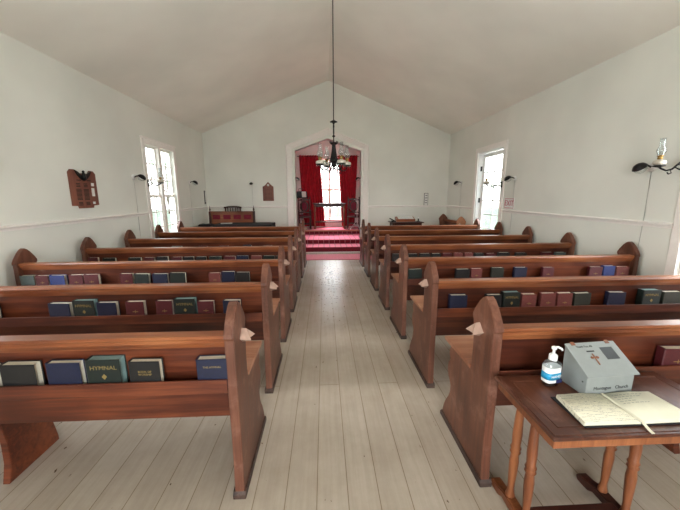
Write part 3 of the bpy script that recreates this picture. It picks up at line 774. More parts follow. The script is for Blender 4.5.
# ------------------------------------------------------------------ table by the aisle with its things
TX0, TX1, TY0, TY1, TZ = .80, 1.60, .945, 1.345, .655
t = thing('side_table', 'brown side table with turned legs behind the nearest right pew', 'table', ((TX0+TX1)/2, (TY0+TY1)/2, 0))
hx, hy = (TX1-TX0)/2, (TY1-TY0)/2
g = G(); g.box(-hx, hx, -hy, hy, TZ-.018, TZ-.004, .004); g.box(-hx+.012, hx-.012, -hy+.012, hy-.012, TZ-.006, TZ-.001, .002)
for a, b, c, d in ((-hx+.05, hx-.05, -hy+.05, -hy+.056), (-hx+.05, hx-.05, hy-.056, hy-.05), (-hx+.05, -hx+.056, -hy+.05, hy-.05), (hx-.056, hx-.05, -hy+.05, hy-.05)):
    g.box(a, b, c, d, TZ-.003, TZ+.001, .001)
obj('tabletop', g, M['tb_top'], t)
g = G(); g.box(-hx+.014, hx-.014, -hy+.014, -hy+.034, TZ-.058, TZ-.018, .003); g.box(-hx+.014, hx-.014, hy-.034, hy-.014, TZ-.058, TZ-.018, .003)
g.box(-hx+.014, -hx+.034, -hy+.034, hy-.034, TZ-.058, TZ-.018); g.box(hx-.034, hx-.014, -hy+.034, hy-.034, TZ-.058, TZ-.018); obj('apron', g, M['tb_leg'], t)
LP = [(.016, .05), (.022, .07), (.017, .085), (.014, .11), (.019, .20), (.021, .26), (.017, .30), (.024, .312), (.017, .322), (.024, .334), (.018, .346), (.021, .40), (.018, .50), (.014, .57), (.02, .60), (.02, TZ-.05)]
ZX = {-1: .885-(TX0+TX1)/2, 1: 1.355-(TX0+TX1)/2}
for sx in (-1, 1):
    for sy in (-1, 1):
        g = G(); yc = 1.205-(TY0+TY1)/2
        top = Vector((ZX[sx], yc+sy*.05, TZ-.05)); bot = Vector((ZX[sx], yc+sy*.06, .05))
        Q = []
        for r_, z in LP: Q.append((r_, z))
        Sh = Matrix.Identity(4); k = (top-bot)/(TZ-.10)
        Sh[0][2], Sh[1][2] = k.x, k.y; Sh[0][3], Sh[1][3] = bot.x-k.x*.05, bot.y-k.y*.05
        g.lathe(Q, n=14, mat=Sh); obj('leg', g, M['tb_leg'], t)
    g = G(); yc = 1.185-(TY0+TY1)/2
    g.prism([(yc-.24, 0), (yc-.17, 0), (yc-.13, .02), (yc+.11, .02), (yc+.14, 0), (yc+.20, 0), (yc+.215, .02), (yc+.20, .04), (yc+.15, .045), (yc+.10, .062), (yc-.12, .062), (yc-.17, .045), (yc-.22, .042), (yc-.245, .02)], ZX[sx]-.024, ZX[sx]+.024, 'x', bev=.005)
    obj('foot', g, M['dk_x'] if sx > 0 else M['tb_leg'], t)
g = G(); yc = 1.17-(TY0+TY1)/2; g.box(ZX[-1]+.02, ZX[1]-.02, yc-.02, yc+.02, .062, .078, .004); obj('stretcher', g, M['dk_x'], t)
TT = TZ+.001

# donation box
e = thing('donation_box', 'grey metal donation box with sloping lid on the side table', 'donation box', (1.200, 1.232, TT), math.radians(4))
w, d0, d1, hf, hb = .112, -.062, .066, .098, .180
g = G(); g.prism([(d0, 0), (d1, 0), (d1, hb), (d0, hf)], -w, w, 'x', bev=.0015); obj('body', g, M['greybox'], e)
ang = math.atan2(hb-hf, d1-d0); LN = math.hypot(hb-hf, d1-d0)
TL = Matrix.Translation((0, d0, hf+.001)) @ Matrix.Rotation(ang, 4, 'X')
g = G(); g.box(-w-.010, w+.010, -.014, LN-.004, 0, .005, .0015, TL); lid = obj('lid', g, M['greybox'], e)
g = G(); g.box(-.045, -.008, LN*.66, LN*.66+.006, .005, .0056, 0, TL); obj('coin_slot', g, M['blacklet'], lid)
g = G(); g.box(-.030, -.025, LN*.26, LN*.60, .005, .0075, 0, TL); g.box(-.046, -.009, LN*.46, LN*.50, .005, .0075, 0, TL); g.box(-.042, -.038, LN*.44, LN*.52, .005, .0075, 0, TL); g.box(-.017, -.013, LN*.44, LN*.52, .005, .0075, 0, TL); obj('cross', g, M['tb_leg'], lid)
g = G(); g.box(.028, .088, LN*.40, LN*.78, .005, .0062, 0, TL); obj('dark_window', g, M['darkscreen'], lid)
for sx in (-.085, .085):
    g = G(); g.box(sx-.010, sx+.010, LN-.016, LN+.002, .005, .0068, .0005, TL); obj('hinge', g, M['tb_leg'], lid)
lettering('lettering', 'Thank You All', .0135, M['blacklet'], lid, TL @ Matrix.Translation((-.04, LN*.84, .0054)))
lettering('lettering', 'Montague', .021, M['blacklet'], e, Matrix.Translation((-.034, d0-.0008, .034)) @ FACE_CAM)
lettering('lettering', 'Church', .021, M['blacklet'], e, Matrix.Translation((.058, d0-.0008, .034)) @ FACE_CAM)
for p in ((-w-.0005, -.045, .060),):
    g = G(); g.lathe([(.003, 0), (.003, .002), (0, .003)], n=8, mat=Matrix.Translation(p) @ Matrix.Rotation(-PI/2, 4, 'Y')); obj('screw', g, M['blacklet'], e)

# hand sanitiser
e = thing('sanitizer_bottle', 'clear hand sanitizer pump bottle with blue label on the side table', 'bottle', (1.012, 1.262, TT), .2); e.scale = (1.12,)*3
def sq(r1x, r1y, z): return [(r1x*math.copysign(abs(math.cos(a))**.6, math.cos(a)), r1y*math.copysign(abs(math.sin(a))**.6, math.sin(a)), z) for a in [2*PI*k/20 for k in range(20)]]
def loft(g, rings):
    R = [[g.bm.verts.new(p) for p in r] for r in rings]
    for a, b in zip(R, R[1:]):
        for i in range(len(a)): g.bm.faces.new([a[i], a[(i+1) % len(a)], b[(i+1) % len(a)], b[i]]).smooth = True
    g.bm.faces.new(R[0][::-1]); g.bm.faces.new(R[-1]); return g
g = loft(G(), [sq(.030, .020, 0), sq(.033, .022, .006), sq(.034, .023, .084), sq(.031, .021, .096), sq(.017, .015, .103), sq(.014, .014, .108)]); obj('bottle_body', g, M['gel'], e)
g = loft(G(), [sq(.0334, .0224, .016), sq(.0336, .0226, .018), sq(.0342, .0232, .078), sq(.034, .023, .080)]); lb = obj('label', g, M['white'], e)
g = loft(G(), [sq(.0346, .0236, .030), sq(.0346, .0236, .058)]); obj('blue_band', g, M['bluelab'], lb)
g = G(); g.box(.002, .030, -.0248, -.0238, .016, .032, .0002); obj('navy_patch', g, M['navylab'], lb)
lettering('lettering', 'HAND', .016, M['white'], lb, Matrix.Translation((0, -.0243, .045)) @ FACE_CAM)
g = G(); g.lathe([(.015, .106), (.0155, .108), (.0155, .126), (.012, .130), (.005, .132), (.005, .150), (.009, .151), (.010, .160), (.006, .163)], n=16)
g.tube([(0, 0, .158), (.014, -.004, .160), (.028, -.008, .152), (.031, -.009, .146)], .0042); obj('pump', g, M['white'], e)

# open guest book
e = thing('guest_book', 'open guest book with handwriting and ribbon lying on the side table', 'book', (1.168, 1.076, TT))
def page_half(s, mat, wtop):
    g = G(); n = 14; bm = g.bm; top, bot = [], []
    for j, y in enumerate((-.083, .083)):
        rt, rb = [], []
        for i in range(n+1):
            u = i/n; x = s*(.001+u*.205+(.012 if y < 0 else -.004)*u)
            z = .010+.012*math.sin(min(1, u*1.35)*PI*.62)*(1-.35*u)
            rt.append(bm.verts.new((x, y*(1+.03*(1-u)), z))); rb.append(bm.verts.new((x*1.01, y*(1+.03*(1-u)), .003)))
        top.append(rt); bot.append(rb)
    for i in range(n):
        bm.faces.new([top[0][i], top[0][i+1], top[1][i+1], top[1][i]]).smooth = True
        bm.faces.new([bot[0][i], bot[0][i+1], top[0][i+1], top[0][i]]); bm.faces.new([bot[1][i], bot[1][i+1], top[1][i+1], top[1][i]])
    bm.faces.new([top[0][n], bot[0][n], bot[1][n], top[1][n]]); bmesh.ops.recalc_face_normals(bm, faces=bm.faces[:])
    return obj('page', g, mat, e)
page_half(-1, M['ink'], 0); page_half(1, M['blankpage'], 0)
g = G(); g.box(-.222, .222, -.092, .090, 0, .003, .001); obj('cover', g, M['blackcloth'], e)
# a few entries on the facing page
g = G(); rr = random.Random(3)
for k in range(5):
    x = .02+.01*rr.random(); y = .064-.013*k
    for q in range(rr.randint(4, 8)):
        L_ = .006+.01*rr.random(); z = .0105+.012*math.sin(min(1, (x+L_/2)/.196*1.35)*PI*.62)*(1-.35*(x/.196))+.0012
        g.box(x, x+L_, y, y+.0016, z, z+.0002); x += L_+.005
obj('handwriting', g, M['darkscreen'], e)
g = G(); bm = g.bm; cl = [(-.002, .085, .014), (.0, .02, .0135), (.001, -.06, .0130), (.003, -.088, .0125), (.004, -.098, .006), (.003, -.110, .0022), (.0, -.122, .0016), (-.002, -.134, .0016)]
L1 = [bm.verts.new((x-.007, y, z)) for x, y, z in cl]; L2 = [bm.verts.new((x+.007, y+.002, z)) for x, y, z in cl]
for i in range(len(cl)-1): bm.faces.new([L1[i], L2[i], L2[i+1], L1[i+1]])
o = obj('ribbon', g, M['blankpage'], e); md = o.modifiers.new('Solid', 'SOLIDIFY'); md.thickness = .0006
# ------------------------------------------------------------------ chandelier
CHX, CHY = .15, 4.8
e = thing('chandelier', 'black iron chandelier with four glass oil lamps hanging from the ridge', 'chandelier', (CHX, CHY, 1.86))
top = 4.325-1.86
g = G(); g.tube([(0, 0, .66), (0, 0, top)], .0065, 8); obj('rod', g, M['iron'], e)
g = G(); g.lathe([(0, top), (.05, top-.004), (.045, top-.02), (.012, top-.05), (0, top-.05)], n=16); obj('ceiling_plate', g, M['iron'], e)
g = G(); g.lathe([(.006, .70), (.016, .688), (.052, .672), (.056, .664), (.022, .656), (.014, .645), (.010, .63), (.013, .61), (.010, .58), (.011, .52), (.009, .49), (.022, .478), (.022, .468), (.008, .458), (.008, .40)], n=20); obj('stem', g, M['iron'], e)
g = G(); g.lathe([(.010, .395), (.044, .385), (.050, .375), (.026, .365), (.022, .355), (.030, .348), (.028, .34), (.036, .26), (.048, .19), (.052, .165), (.060, .15), (.058, .125), (.040, .11), (.030, .09), (.038, .075), (.030, .055), (.012, .04), (.016, .02), (.008, .005), (0, 0)], n=20); obj('hub', g, M['iron'], e)
g = G()
for k in range(8):
    a = k*PI/4; g.tube([(.03*math.cos(a), .03*math.sin(a), .36), (.052*math.cos(a), .052*math.sin(a), .38), (.062*math.cos(a), .062*math.sin(a), .405)], .006, 6)
obj('crown', g, M['iron'], e)
def oil_lamp(par, p, sc=1.0, holder=True):
    x, y, z = p
    P = lambda pr: [(r*sc, zz*sc) for r, zz in pr]
    g = G(); g.lathe(P([(.012, -.012), (.034, -.006), (.05, .006), (.052, .02), (.045, .034), (.02, .042), (.014, .046)]), p, 16); obj('lamp_font', g, M['silver'], par)
    g = G(); g.lathe(P([(.016, .046), (.020, .05), (.022, .062), (.016, .07), (.026, .074), (.026, .08), (.012, .084)]), p, 14); obj('burner', g, M['brass'], par)
    g = G(); g.lathe(P([(.0225, .078), (.024, .09), (.036, .115), (.036, .13), (.022, .165), (.018, .20), (.021, .235), (.0205, .235), (.0175, .20), (.0215, .165), (.035, .13), (.035, .115), (.0235, .09)]), p, 16); obj('chimney', g, M['lampglass'], par)
for k in range(4):
    a = math.radians(27+90*k); ca, sa = math.cos(a), math.sin(a)
    pts = [(.045, .12), (.08, .05), (.12, .005), (.17, -.005), (.205, .015), (.222, .045), (.222, .06)]
    g = G(); g.tube([(r*ca, r*sa, z) for r, z in pts], .009, 8)
    g.tube([(r*ca, r*sa, z) for r, z in [(.03, .03), (.07, -.03), (.11, -.04), (.13, -.015), (.115, .01), (.10, .0)]], .006, 6)
    g.tube([(r*ca, r*sa, z) for r, z in [(.05, .17), (.10, .16), (.135, .12), (.125, .085), (.10, .09)]], .006, 6)
    g.lathe([(.02, .0), (.052, .012), (.058, .02), (.05, .02), (.02, .008)], (.222*ca, .222*sa, .058), 16)
    arm = obj('arm', g, M['iron'], e)
    oil_lamp(arm, (.222*ca, .222*sa, .080), 1.22)
    for j in range(8):
        b = j*PI/4; g = G()
        cx_, cy_ = .222*ca+.054*math.cos(b), .222*sa+.054*math.sin(b)
        g.lathe([(0, 0), (.004, -.006), (.006, -.018), (0, -.03)], (cx_, cy_, .068), 6); obj('prism', g, M['lampglass'], arm)

# ------------------------------------------------------------------ electric wall lamps with loose cables
def wall_lamp(name, loc, rz, label, cable=1.2, group=None):
    """built facing +X (into the room)"""
    e = thing(name, label, 'wall lamp', loc, rz, group)
    g = G(); g.lathe([(.0, 0), (.045, 0), (.045, .012), (.03, .022), (0, .022)], n=18, mat=Matrix.Rotation(PI/2, 4, 'Y')); obj('wall_plate', g, M['white'], e)
    g = G(); g.tube([(.015, 0, 0), (.05, 0, .016), (.085, 0, .018), (.11, 0, .006)], .009, 8); obj('arm', g, M['iron'], e)
    T = Matrix.Translation((.15, 0, .012)) @ Matrix.Rotation(math.radians(38), 4, 'Y')
    g = G(); g.lathe([(0, .022), (.022, .02), (.045, .008), (.062, -.014), (.066, -.024), (.060, -.022), (.042, 0), (.02, .012), (0, .014)], n=20, mat=T); obj('lamp_shade', g, M['iron'], e)
    T3 = Matrix.Translation((.15, 0, .012)) @ Matrix.Rotation(math.radians(38), 4, 'Y')
    g = G(); g.lathe([(0, .0), (.03, -.005), (.056, -.024), (.054, -.05), (.034, -.072), (0, -.08)], n=20, mat=T3); obj('glass_bowl', g, M['lampglass'], e)
    g = G(); g.lathe([(0, .0), (.02, -.005), (.034, -.026), (.026, -.05), (0, -.058)], n=12, mat=T3); obj('bulb', g, M['white'], e)
    if cable:
        g = G(); g.tube([(.006, 0, -.03), (.007, .006, -cable*.4), (.006, -.004, -cable*.7), (.006, 0, -cable)], .0035, 6); obj('cable', g, M['cable'], e)
    return e
wall_lamp('wall_lamp', (WL, 3.03, 1.80), 0, 'black shaded wall lamp at the frame edge, near the eagle plaque')
wall_lamp('wall_lamp', (WL, 5.43, 1.80), 0, 'black shaded wall lamp between the eagle plaque and tall window')
wall_lamp('wall_lamp', (WL, 7.60, 1.80), 0, 'black shaded wall lamp between tall window and far left corner')
wall_lamp('wall_lamp', (WR, 3.19, 1.77), PI, 'black shaded wall lamp above the third right pew end')
wall_lamp('wall_lamp', (WR, 5.56, 1.78), PI, 'black shaded wall lamp above the exit sign')
wall_lamp('wall_lamp', (WR, 7.78, 1.79), PI, 'black shaded wall lamp above the short wall pew')
wall_lamp('wall_lamp', (-1.88, YF, 1.81), -PI/2, 'small wall lamp on the far wall above the choir stall', .85).scale = (.7,)*3
wall_lamp('wall_lamp', (-.83, YF+.02, 1.93), 0, 'small wall lamp on the chancel opening, curtain side by music stand', 0)
wall_lamp('wall_lamp', (1.03, YF+.02, 1.93), PI, 'small wall lamp on the chancel opening, above the pale pole', 0)

# oil lamps on iron brackets fixed to the window casings
def bracket_lamp(name, loc, rz, label, reach):
    e = thing(name, label, 'oil lamp', loc, rz)
    g = G(); g.box(0, .008, -.016, .016, -.06, .06, .003); obj('bracket_plate', g, M['iron'], e)
    R_ = reach
    g = G(); g.tube([(.006, 0, .03), (R_*.2, 0, .04), (R_*.32, 0, .012), (R_*.5, 0, -.028), (R_*.7, 0, -.04), (R_*.9, 0, -.02), (R_, 0, -.004)], .0085, 8)
    g.tube([(.006, 0, -.04), (R_*.25, 0, -.03), (R_*.4, 0, -.012), (R_*.36, 0, .012), (R_*.22, 0, .008)], .006, 6)
    g.tube([(R_*.55, 0, -.034), (R_*.5, 0, -.062), (R_*.6, 0, -.072), (R_*.66, 0, -.055)], .006, 6)
    g.lathe([(.012, -.01), (.046, .0), (.052, .008), (.044, .008), (.012, 0)], (R_, 0, 0), 16)
    obj('arm', g, M['iron'], e)
    oil_lamp(e, (R_, 0, .018), 1.0)
    return e
bracket_lamp('oil_lamp', (WR-.022, 2.86, 1.755), PI-.4, 'glass oil lamp on an iron wall bracket, nearest on the right wall', .20)
bracket_lamp('oil_lamp', (WR-.024, 5.93, 1.69), PI, 'glass oil lamp on an iron bracket before the bright exit door', .30)
bracket_lamp('oil_lamp', (WL+.022, 5.81, 1.72), 0, 'glass oil lamp on an iron bracket before the tall paned window', .22)

# ------------------------------------------------------------------ things on the walls
e = thing('memorial_plaque', 'brown wooden honor plaque with dark eagle on the left wall', 'plaque', (WL, 4.30, 1.585))
# local: X out of the wall, Y along it (away from the camera), Z up
g = G(); pr = [(-.225, -.20), (-.225, .205), (-.19, .238), (-.13, .24), (-.10, .20), (.10, .20), (.13, .24), (.19, .238), (.225, .205), (.225, -.20), (.13, -.205), (.12, -.235), (-.12, -.235), (-.13, -.205)]
g.prism(pr, 0, .024, 'x', bev=.003); obj('board', g, M['plaque'], e)
g = G()
wing = [(0, .15), (.03, .17), (.09, .215), (.14, .235), (.125, .205), (.115, .19), (.10, .17), (.07, .145), (.03, .115), (0, .105)]
g.prism(wing, .024, .034, 'x'); g.prism([(-a, b) for a, b in wing][::-1], .024, .034, 'x')
g.lathe([(0, -.05), (.02, -.03), (.026, 0), (.018, .035), (.012, .05), (.016, .065), (0, .08)], (.034, 0, .16), 10)
obj('eagle', g, M['iron'], e)
g = G(); 
for cy, wdt in ((-.105, .085), (.02, .085)):
    for k in range(3): g.box(.024, .0255, cy-wdt/2+.01, cy+wdt/2-.01, .065-.018*k, .075-.018*k)
    for k in range(9): g.box(.024, .0255, cy-wdt/2, cy+wdt/2, -.002-.016*k, .007-.016*k)
    for k in range(3): g.box(.024, .0255, cy-wdt/2+.012, cy+wdt/2-.004, -.165-.016*k, -.156-.016*k)
g.box(.024, .0255, -.12, -.05, .108, .118); g.box(.024, .0255, -.02, .02, .108, .118); g.box(.024, .0255, .05, .12, .108, .118)
obj('name_lettering', g, M['iron'], e)
for y0, y1, z0, z1 in ((.12, .17, .045, .085), (.115, .165, -.085, .02), (.11, .155, -.185, -.155)):
    g = G(); g.box(.024, .027, y0, y1, z0, z1); obj('photo_card', g, M['photo'], e)

e = thing('wall_plaque', 'small brown plaque with pointed top on the far wall', 'plaque', (-1.46, YF, 1.36))
g = G(); g.prism([(-.145, 0), (.135, 0), (.135, .37), (.09, .40), (.05, .44), (0, .49), (-.05, .44), (-.09, .40), (-.145, .37)], -.022, 0, 'y', bev=.003); obj('board', g, M['plaque'], e)
g = G(); g.lathe([(0, 0), (.03, 0), (.03, .004), (0, .004)], n=16, mat=Matrix.Translation((0, -.022, .41)) @ Matrix.Rotation(PI/2, 4, 'X')); obj('round_emblem', g, M['photo'], e)
g = G(); 
for k in range(9): g.box(-.10, .095, -.0232, -.022, .33-.034*k, .337-.034*k)
obj('name_lettering', g, M['dk_x'], e)

e = thing('exit_sign', 'white exit sign with red letters beside the bright door', 'sign', (WR, 5.67, 1.345))
g = G(); g.box(-.008, 0, -.15, .15, -.095, .095, .002); obj('board', g, M['white'], e)
g = G(); 
for a, b, c, d in ((-.14, .14, .078, .086), (-.14, .14, -.086, -.078), (-.14, -.133, -.086, .086), (.133, .14, -.086, .086)): g.box(-.0092, -.008, a, b, c, d)
obj('border', g, M['redlet'], e)
lettering('lettering', 'EXIT', .135, M['redlet'], e, Matrix.Translation((-.0095, 0, 0)) @ Matrix.Rotation(-PI/2, 4, 'Z') @ FACE_CAM, extrude=.0012)

e = thing('thermometer', 'narrow dark thermometer on the wall in the far left corner', 'thermometer', (WL, 8.48, 1.46))
g = G(); g.box(0, .014, -.03, .03, -.17, .17, .004); obj('backing', g, M['iron'], e)
g = G(); g.tube([(.018, 0, -.12), (.018, 0, .14)], .005, 8); obj('glass_tube', g, M['photo'], e)
e = thing('framed_notice', 'narrow white framed notice on the far wall above the small table', 'notice', (2.76, YF, 1.38))
g = G(); g.box(-.055, .055, -.014, 0, -.17, .17, .003); obj('frame', g, M['iron'], e)
g = G(); g.box(-.045, .045, -.017, -.014, -.16, .16); obj('notice_card', g, M['photo'], e)
g = G()
for k in range(4): g.box(-.03, .03, -.0182, -.017, .10-.065*k, .115-.065*k)
obj('lettering', g, M['darkscreen'], e)
g = G(); g.lathe([(0, 0), (.014, 0), (.012, -.01), (.004, -.014), (.004, -.03), (0, -.03)], n=12)
hk = obj('ceiling_hook', g, M['iron']); hk.location = (-2.62, 2.95, EAVE+(.45)*.399-.0); tag(hk, 'tiny dark hook in the sloping ceiling above the left wall', 'hook')

# ------------------------------------------------------------------ furniture before the far wall
e = thing('choir_stall', 'wooden choir stall with maroon panels and pointed posts, far left corner', 'choir stall', (-2.27, 8.02, 0))
g = G(); g.box(-.53, .53, -.015, .015, .08, 1.10, .004); g.box(-.55, .55, -.03, .03, 1.095, 1.125, .006); obj('back_panel', g, M['pw_cap'], e)
for sx in (-.53, .53):
    g = G(); g.box(sx-.024, sx+.024, -.04, .04, 0, 1.12, .004); g.lathe([(.022, 1.12), (.014, 1.135), (.022, 1.16), (.012, 1.20), (0, 1.27)], (sx, 0, 0), 10); obj('post', g, M['dk_z'], e)
for k in range(4):
    x = -.375+.25*k; g = G(); g.box(x-.09, x+.09, -.022, -.015, .93, 1.04, .003); obj('cloth_panel', g, M['maroonpad'], e)
g = G(); g.box(-.5, .5, .02, .24, .44, .47, .004); g.box(-.5, -.47, .02, .22, 0, .44); g.box(.47, .5, .02, .22, 0, .44); obj('seat', g, M['dk_x'], e)
e = thing('spindle_chair', 'dark chair whose curved slatted top shows behind the choir stall', 'chair', (-2.40, 8.42, 0))
for sx in (-1, 1):
    g = G(); g.box(sx*.19-.016, sx*.19+.016, .14, .17, 0, 1.20, .004); obj('leg', g, M['dk_z'], e)
    g = G(); g.box(sx*.19-.016, sx*.19+.016, -.02, .01, 0, .44, .004); obj('leg', g, M['dk_z'], e)
g = G(); g.box(-.21, .21, -.03, .17, .44, .465, .006); obj('seat', g, M['dk_x'], e)
g = G(); g.prism([(-.23, 1.17), (-.23, 1.215), (-.1, 1.235), (0, 1.24), (.1, 1.235), (.23, 1.215), (.23, 1.17), (.1, 1.19), (-.1, 1.19)], .14, .165, 'y'); g.box(-.2, .2, .145, .16, 1.0, 1.03); obj('top_rail', g, M['dk_x'], e)
for k in range(5):
    x = -.13+.065*k; g = G(); g.box(x-.014, x+.014, .148, .158, 1.03, 1.185); obj('back_slat', g, M['dk_z'], e)

def simple_table(name, x0, x1, y0, y1, z, label, mat):
    e = thing(name, label, 'table', ((x0+x1)/2, (y0+y1)/2, 0)); hx, hy = (x1-x0)/2, (y1-y0)/2
    g = G(); g.box(-hx, hx, -hy, hy, z-.025, z, .005); obj('tabletop', g, mat, e)
    g = G(); g.box(-hx+.05, hx-.05, -hy+.05, -hy+.07, z-.11, z-.025); g.box(-hx+.05, hx-.05, hy-.07, hy-.05, z-.11, z-.025); g.box(-hx+.05, -hx+.07, -hy+.07, hy-.07, z-.11, z-.025); g.box(hx-.07, hx-.05, -hy+.07, hy-.07, z-.11, z-.025); obj('apron', g, mat, e)
    for sx in (-1, 1):
        for sy in (-1, 1): g = G(); g.lathe([(.016, 0), (.022, .04), (.018, .2), (.026, .5), (.026, z-.025)], (sx*(hx-.06), sy*(hy-.06), 0), 10); obj('leg', g, mat, e)
    return e
simple_table('low_table', -2.52, -1.22, 7.34, 7.93, .84, 'long table under a black cloth in front of the choir stall', M['dk_x'])
g = G(); g.box(-.66, .66, -.305, .305, 0, .012, .005); g.box(-.66, .66, -.309, -.303, -.25, .008); g.box(-.664, -.657, -.303, .303, -.2, .008); g.box(.657, .664, -.303, .303, -.2, .008)
o = obj('table_cloth', g, M['blackcloth']); o.location = (-1.87, 7.635, .841); tag(o, 'black cloth draped over the long table before the choir stall', 'cloth')
g = G(); T = Matrix.Rotation(.25, 4, 'Z'); g.box(-.13, .13, -.09, .09, 0, .004, 0, T); o = obj('paper_sheet', g, M['photo']); o.location = (-2.33, 7.72, .853); tag(o, 'pale paper sheet on the black table cloth', 'paper')
simple_table('side_table', -3.02, -2.60, 7.30, 7.95, .80, 'dark little table against the left wall beyond the window', M['dk_x'])
g = G(); g.prism([(-.15, 0), (.16, 0), (.15, .03), (.06, .055), (-.04, .04), (-.12, .05), (-.16, .02)], -.12, .12, 'y', bev=.01); o = obj('folded_cloth', g, M['blackcloth']); o.location = (-2.78, 7.65, .801); tag(o, 'crumpled black cloth on the dark little table', 'cloth')
simple_table('side_table', 1.62, 2.42, 7.62, 8.05, .855, 'small dark table against the far wall, right of the chancel', M['dk_x'])
e = thing('book_stand', 'brown wooden desk stand with white page on the small table', 'book stand', (2.0, 7.84, .856))
g = G(); g.prism([(-.10, 0), (.10, 0), (.10, .115), (-.10, .06)], -.235, .235, 'x', bev=.004); obj('stand_body', g, M['pw_cap'], e)
T = Matrix.Translation((0, 0, .09)) @ Matrix.Rotation(math.atan2(.055, .2), 4, 'X')
g = G(); g.box(-.18, .2, -.09, .09, 0, .006, 0, T); obj('page', g, M['photo'], e)
e = thing('offering_tray', 'small black tilted tray at the near end of the small table', 'tray', (1.67, 7.75, .856))
g = G(); T = Matrix.Translation((0, 0, .035)) @ Matrix.Rotation(.5, 4, 'Y'); g.box(-.08, .08, -.06, .06, 0, .008, .003, T); g.box(-.08, .08, -.06, -.052, 0, .022, .002, T); g.box(-.08, .08, .052, .06, 0, .022, .002, T); obj('tray_body', g, M['iron'], e)
g = G(); g.box(-.03, .05, -.04, .04, 0, .03, .004); obj('support', g, M['iron'], e)
e = thing('small_candlestick', 'low dark candlestick beside the brown desk stand', 'candlestick', (2.32, 7.78, .856))
g = G(); g.lathe([(.045, 0), (.045, .008), (.015, .02), (.012, .05), (.022, .06), (.022, .07)], n=14); obj('base', g, M['iron'], e)
g = G(); g.lathe([(.011, .07), (.011, .10), (0, .102)], n=10); obj('candle', g, M['white'], e)

# ------------------------------------------------------------------ outside
g = G(); bm = g.bm; n = 26; vs = {}
for i in range(n+1):
    for j in range(n+1):
        x = -40+80*i/n; y = -35+85*j/n; d = max(abs(x), abs(y-4)); z = -.45+.25*math.sin(x*.13)*math.cos(y*.11)*min(1, d/20); vs[i, j] = bm.verts.new((x, y, z))
for i in range(n):
    for j in range(n): bm.faces.new([vs[i, j], vs[i+1, j], vs[i+1, j+1], vs[i, j+1]]).smooth = True
o = obj('ground', g, M['grass']); o['kind'] = 'structure'
def tree_proto(seed):
    rnd = random.Random(seed); e = thing('tree', '', 'tree')
    g = G(); g.tube([(0, 0, 0), (.05, .03, 1.5), (-.03, .0, 3.2), (.05, .05, 4.6)], .16, 8, .05)
    for k in range(6):
        a = k*1.1; g.tube([(0, 0, 2+k*.4), (.9*math.cos(a), .9*math.sin(a), 2.8+k*.45), (1.5*math.cos(a), 1.5*math.sin(a), 3.3+k*.4)], .05, 5, .015)
    obj('trunk', g, M['bark'], e)
    g = G(); bm = g.bm
    cl = [(rnd.uniform(-1.3, 1.3), rnd.uniform(-1.3, 1.3), rnd.uniform(2.0, 5.4), rnd.uniform(.5, .95)) for _ in range(16)]
    for cx_, cy_, cz_, r_ in cl:
        for _ in range(60):
            v = Vector((rnd.gauss(0, 1), rnd.gauss(0, 1), rnd.gauss(0, 1))).normalized()*r_*rnd.uniform(.5, 1)
            c = Vector((cx_, cy_, cz_))+v; s_ = rnd.uniform(.06, .12)
            a = Vector((rnd.gauss(0, 1), rnd.gauss(0, 1), rnd.gauss(0, 1))).normalized(); b = a.orthogonal().normalized()
            bm.faces.new([bm.verts.new(c+a*s_), bm.verts.new(c+b*s_*.5), bm.verts.new(c-a*s_), bm.verts.new(c-b*s_*.5)])
    obj('foliage', g, M['leaf'], e); return e
TR = [('green tree outside seen through the chancel window, near its centre', (2.6, 34, -.5), 1.0), ('green tree outside seen through the chancel window, beyond the music stand', (-1.2, 40, -.5), 1.2), ('green tree outside the tall paned window', (-15.5, 33, -.5), 1.1), ('green tree farther back outside the tall paned window', (-22, 38, -.5), 1.3), ('green tree outside the bright exit door', (21.5, 36, -.5), 1.1)]
t0 = tree_proto(5)
for i, (lb_, loc, sc_) in enumerate(TR):
    t_ = t0 if i == 0 else dup(t0); t_.location = loc; t_.scale = (sc_,)*3; t_.rotation_euler = (0, 0, i*1.3); t_['label'] = lb_; t_['group'] = 'trees outside the church'

# ------------------------------------------------------------------ light
w = bpy.data.worlds.new('World'); SC.world = w; w.use_nodes = True; nt = w.node_tree
bg = nt.nodes['Background']; tc = nt.nodes.new('ShaderNodeTexCoord'); sx = nt.nodes.new('ShaderNodeSeparateXYZ'); nt.links.new(tc.outputs['Generated'], sx.inputs[0])
rp = nt.nodes.new('ShaderNodeValToRGB'); rp.color_ramp.elements[0].position = 0; rp.color_ramp.elements[0].color = (1, .985, .95, 1); rp.color_ramp.elements[1].position = .8; rp.color_ramp.elements[1].color = (.66, .86, 1, 1)
nt.links.new(sx.outputs['Z'], rp.inputs[0]); nt.links.new(rp.outputs[0], bg.inputs[0]); bg.inputs[1].default_value = WORLD_STRENGTH

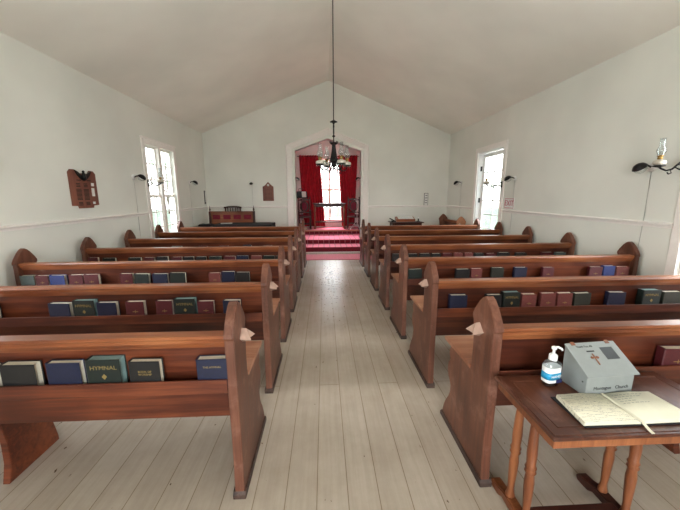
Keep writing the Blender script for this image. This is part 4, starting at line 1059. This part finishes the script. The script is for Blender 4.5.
def area(name, loc, target, sx_, sy_, watts, col=(1, 1, 1)):
    l = bpy.data.lights.new(name, 'AREA'); l.shape = 'RECTANGLE'; l.size = sx_; l.size_y = sy_; l.energy = watts; l.color = col
    o = bpy.data.objects.new(name, l); COL.objects.link(o); o.location = loc
    o.rotation_euler = (Vector(target)-Vector(loc)).to_track_quat('-Z', 'Y').to_euler()
SKY = (.97, .985, 1)
area('entrance_fill', (.15, YN-.35, 1.35), (.15, 4, 1.5), 1.9, 2.0, 70, SKY)  # added fill lamp behind the camera, brightens the pew backs
area('window_fill', (WL-.35, 2.2, 1.7), (0, 2.6, 1.6), 1.05, 1.7, 58, SKY)  # this pair: extra lamps outside the near windows, added to boost the daylight
area('window_fill', (WR+.35, 2.2, 1.7), (0, 2.6, 1.6), 1.05, 1.7, 58, SKY)
area('sky_fill', (WL-2.2, 6.3, 4.1), (WL+.2, 6.4, 1.5), 1.6, 1.2, 300, SKY)  # these three: extra lamps hidden above the view, added to brighten far openings
area('sky_fill', (WR+2.2, 6.4, 4.1), (WR-.2, 6.5, 1.3), 1.6, 1.2, 300, SKY)
area('sky_fill', (.2, 13.2, 3.95), (.2, 10.6, 1.2), 1.8, 1.1, 1100, SKY)

# ------------------------------------------------------------------ camera
f, p, y, rl = 318., .1856, .0487, -.0039
F = Vector((math.sin(y)*math.cos(p), math.cos(y)*math.cos(p), -math.sin(p))); R0 = Vector((math.cos(y), -math.sin(y), 0)); U0 = R0.cross(F)
R = R0*math.cos(rl)+U0*math.sin(rl); U = -R0*math.sin(rl)+U0*math.cos(rl)
cam = bpy.data.cameras.new('Camera'); co = bpy.data.objects.new('Camera', cam); COL.objects.link(co)
Mx = Matrix.Identity(4)
for i in range(3): Mx[i][0], Mx[i][1], Mx[i][2] = R[i], U[i], -F[i]
Mx.translation = (0, 0, 1.5); co.matrix_world = Mx
cam.sensor_width = 36; cam.lens = f/680*36; cam.clip_start = .05; SC.camera = co
SC.view_settings.view_transform = 'Standard'; SC.view_settings.look = 'None'; SC.view_settings.exposure = EXPOSURE
SC.cycles.max_bounces = 10; SC.cycles.diffuse_bounces = 6; SC.cycles.glossy_bounces = 3; SC.cycles.transparent_max_bounces = 12; SC.cycles.sample_clamp_indirect = 8
SC.cycles.use_denoising = True
